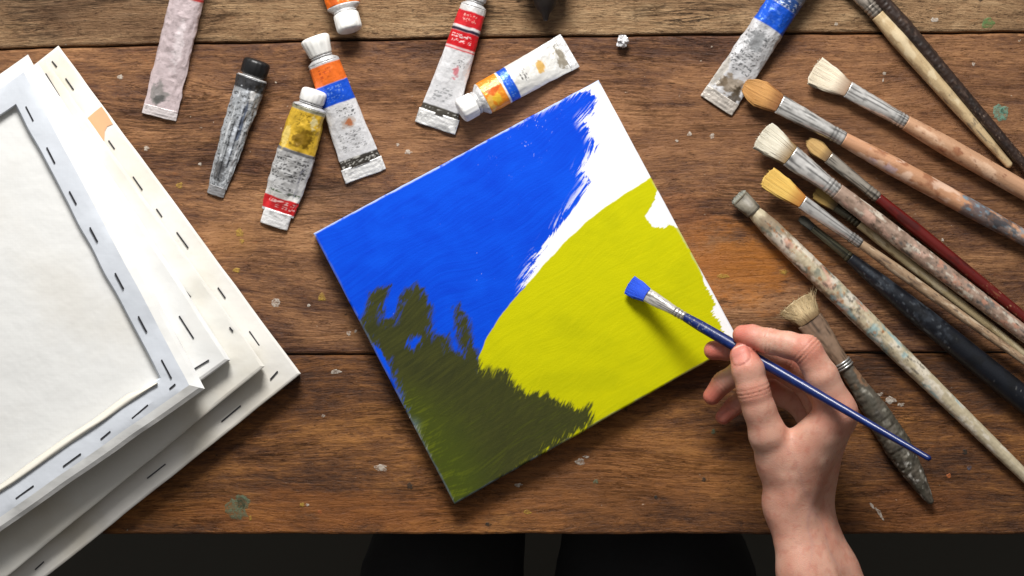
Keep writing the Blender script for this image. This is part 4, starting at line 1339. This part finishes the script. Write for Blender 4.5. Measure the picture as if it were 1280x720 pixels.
def build_person():
    root = thing('person', 'right hand and bare forearm of a seated person in black trousers, holding the blue brush', 'person', Matrix.Translation(P(1024, 715, 0.05)))
    inv = root.matrix_world.inverted()
    shapes = palm + arm + sum(fingers, [])
    me, V = remeshed(shapes, 0.0011, 0.0004)
    for it in range(7):
        d = hand_sdf(V)
        e = 0.0004
        g = np.stack([hand_sdf(V + np.array(o) * e) - d for o in ((1, 0, 0), (0, 1, 0), (0, 0, 1))], -1) / e
        nrm = np.linalg.norm(g, axis=1, keepdims=True) + 1e-9
        step = np.clip(d, -0.003, 0.003)[:, None] * g / np.maximum(nrm, 0.5)
        V = V - step * 0.8
    # nails: push a plate out of the distal dorsal side
    skin = np.broadcast_to(L(222, 178, 156), V.shape).copy()
    n1 = fbm(V[:, 0] * 60, V[:, 1] * 60, V[:, 2] * 60, 3, 4)
    skin = mix(skin, L(208, 150, 128), np.clip(0.35 + 0.6 * n1, 0, 1))
    skin = mix(skin, L(228, 186, 164), sm(0.1, 0.7, fbm(V[:, 0] * 35, V[:, 1] * 35, V[:, 2] * 35, 8, 3)))
    for js in (thumb, index, middle, ring, pinky):
        dt = np.linalg.norm(V - js[-1][0], axis=1)
        skin = mix(skin, L(206, 104, 88), 0.7 * sm(0.024, 0.006, dt))
        for q in ((3,) if js is thumb else (2,)):
            dj = np.linalg.norm(V - js[q][0], axis=1)
            skin = mix(skin, L(206, 122, 102), 0.55 * sm(0.018, 0.008, dj))
    dk = np.linalg.norm(V - index[0][0], axis=1)
    skin = mix(skin, L(214, 140, 120), 0.4 * sm(0.03, 0.01, dk))
    fr_ = fbm(V[:, 0] * 260, V[:, 1] * 260, V[:, 2] * 260, 23, 3)
    skin = mix(skin, L(196, 124, 104), 0.35 * sm(0.1, 0.7, fr_))
    skin = mix(skin, L(150, 96, 74), 0.2 * sm(0.72, 0.84, vnoise(V[:, 0] * 330, V[:, 1] * 330, V[:, 2] * 330, 29)))
    # faint bluish veins on the wrist
    vd = np.abs(fbm(V[:, 0] * 22, V[:, 1] * 14, V[:, 2] * 22, 19, 2))
    wr = np.exp(-(np.linalg.norm(V - W3[0], axis=1) / 0.06) ** 2)
    skin = mix(skin, L(176, 140, 140), 0.35 * sm(0.07, 0.0, vd) * wr)
    # thumb nail
    c0, c1 = thumb[-1][0], thumb[-2][0]
    ax = (c0 - c1) / np.linalg.norm(c0 - c1)
    up = np.array([-0.45, 0.15, 1.0]); up -= ax * (up @ ax); up /= np.linalg.norm(up)
    sd = np.cross(ax, up)
    rel = V - (c0 + up * 0.0085 + ax * 0.0005)
    a_, b2, h_ = rel @ ax, rel @ sd, rel @ up
    q = (np.abs(a_) / 0.0075) ** 2.6 + (np.abs(b2) / 0.0068) ** 2.6
    on = (h_ > -0.009) & ((V - c0) @ up > 0)
    plate = sm(1.08, 0.92, q) * on
    groove = np.exp(-((q - 1.15) / 0.22) ** 2) * on
    V = V + up * (plate * 0.00035 - groove * 0.0005)[:, None]
    skin = mix(skin, L(226, 158, 146), plate * 0.4)
    skin = mix(skin, L(170, 96, 84), groove * 0.45)
    skin = skin * np.array([0.86, 0.80, 0.79])
    lun = sm(0.0052, 0.0066, a_) * plate
    skin = mix(skin, L(236, 214, 200), lun * 0.45)
    Mi = np.array(inv)
    VL = V @ Mi[:3, :3].T + Mi[:3, 3]
    me.vertices.foreach_set('co', VL.ravel())
    me.polygons.foreach_set('use_smooth', [True] * len(me.polygons))
    ca = me.color_attributes.new('Col', 'FLOAT_COLOR', 'POINT')
    cc = np.ones((len(V), 4), np.float32); cc[:, :3] = skin
    ca.data.foreach_set('color', cc.ravel())
    me.materials.clear(); me.materials.append(M_skin)
    me.name = 'body'
    me.update()
    o = bpy.data.objects.new('body', me); link(o); o.parent = root

    # trousers: two thighs under the table edge, joined at the hips
    def Z(px, py, z):
        return np.array(P(px, py, z))
    zk = -0.13
    th_ = [(Z(590, 560, zk - 0.05), 0.052, Z(552, 730, zk), 0.071), (Z(552, 730, zk), 0.071, Z(600, 1150, zk - 0.03), 0.095),
           (Z(790, 560, zk - 0.05), 0.052, Z(820, 735, zk), 0.088), (Z(820, 735, zk), 0.088, Z(790, 1150, zk - 0.03), 0.098),
           (Z(600, 1150, zk - 0.03), 0.1, Z(790, 1150, zk - 0.03), 0.1),
           (Z(590, 560, zk - 0.05), 0.055, Z(590, 520, -0.6), 0.045), (Z(790, 560, zk - 0.05), 0.055, Z(790, 520, -0.6), 0.045)]
    me, V = remeshed(th_, 0.008)
    V = V + 0.004 * np.stack([fbm(V[:, 0] * 18, V[:, 1] * 9, V[:, 2] * 18, 91 + i, 3) for i in range(3)], -1)
    VL = V @ Mi[:3, :3].T + Mi[:3, 3]
    me.vertices.foreach_set('co', VL.ravel())
    me.polygons.foreach_set('use_smooth', [True] * len(me.polygons))
    me.materials.clear(); me.materials.append(plain('black_trousers', (9, 9, 10), 0.9, 0, 400, 0.3))
    o = bpy.data.objects.new('trousers', me); link(o); o.parent = root
    # sleeve pushed up the forearm
    a, b_ = J(1098, 885, 69, 0)[0], J(1176, 1030, 92, 0)[0]
    me, V = remeshed([(a, 0.042, b_, 0.054)], 0.004)
    V = V + 0.003 * np.stack([fbm(V[:, 0] * 40, V[:, 1] * 40, V[:, 2] * 40, 81 + i, 3) for i in range(3)], -1)
    VL = V @ Mi[:3, :3].T + Mi[:3, 3]
    me.vertices.foreach_set('co', VL.ravel())
    me.polygons.foreach_set('use_smooth', [True] * len(me.polygons))
    me.materials.clear(); me.materials.append(plain('black_sleeve', (14, 14, 15), 0.9, 0, 400, 0.3))
    o = bpy.data.objects.new('sleeve', me); link(o); o.parent = root


build_person()

# ------------------------------------------------------------------ light, world, camera
w = bpy.data.worlds.new('World')
scene.world = w
w.use_nodes = True
bg = w.node_tree.nodes['Background']
wn, wl = w.node_tree.nodes, w.node_tree.links
tcw = wn.new('ShaderNodeTexCoord')
dt = wn.new('ShaderNodeVectorMath'); dt.operation = 'DOT_PRODUCT'
dt.inputs[1].default_value = (-0.25, 0.85, 0.46)
rw = wn.new('ShaderNodeValToRGB')
rw.color_ramp.elements[0].position = 0.48; rw.color_ramp.elements[0].color = (0.15, 0.13, 0.11, 1)
rw.color_ramp.elements[1].position = 0.95; rw.color_ramp.elements[1].color = (1.06, 1.06, 1.08, 1)
hw = wn.new('ShaderNodeMapRange'); hw.inputs[1].default_value = -1; hw.inputs[2].default_value = 1
wl.new(tcw.outputs['Generated'], dt.inputs[0]); wl.new(dt.outputs['Value'], hw.inputs[0]); wl.new(hw.outputs[0], rw.inputs[0]); wl.new(rw.outputs[0], bg.inputs[0])
bg.inputs[1].default_value = 0.44


def area(name, loc, target, sx, sy, energy, color):
    ld = bpy.data.lights.new(name, 'AREA')
    ld.shape = 'RECTANGLE'; ld.size = sx; ld.size_y = sy
    ld.energy = energy; ld.color = color
    o = bpy.data.objects.new(name, ld)
    o.location = loc
    d = Vector(target) - Vector(loc)
    o.rotation_euler = d.to_track_quat('-Z', 'Y').to_euler()
    link(o)


area('window_light', (-0.10, 1.02, 0.86), (0.02, 0.0, 0), 0.52, 0.36, 26.5, (1.0, 0.97, 0.935))

cam = bpy.data.cameras.new('camera')
cam.sensor_width = 36
cam.lens = 36 * H / (1280 * S)
cam.clip_end = 50
co = bpy.data.objects.new('camera', cam)
co.location = (0, 0, H)
link(co)
scene.camera = co
scene.view_settings.view_transform = 'Standard'
scene.view_settings.look = 'None'
scene.view_settings.exposure = 0.0
scene.view_settings.gamma = 1.0
scene.cycles.use_denoising = True
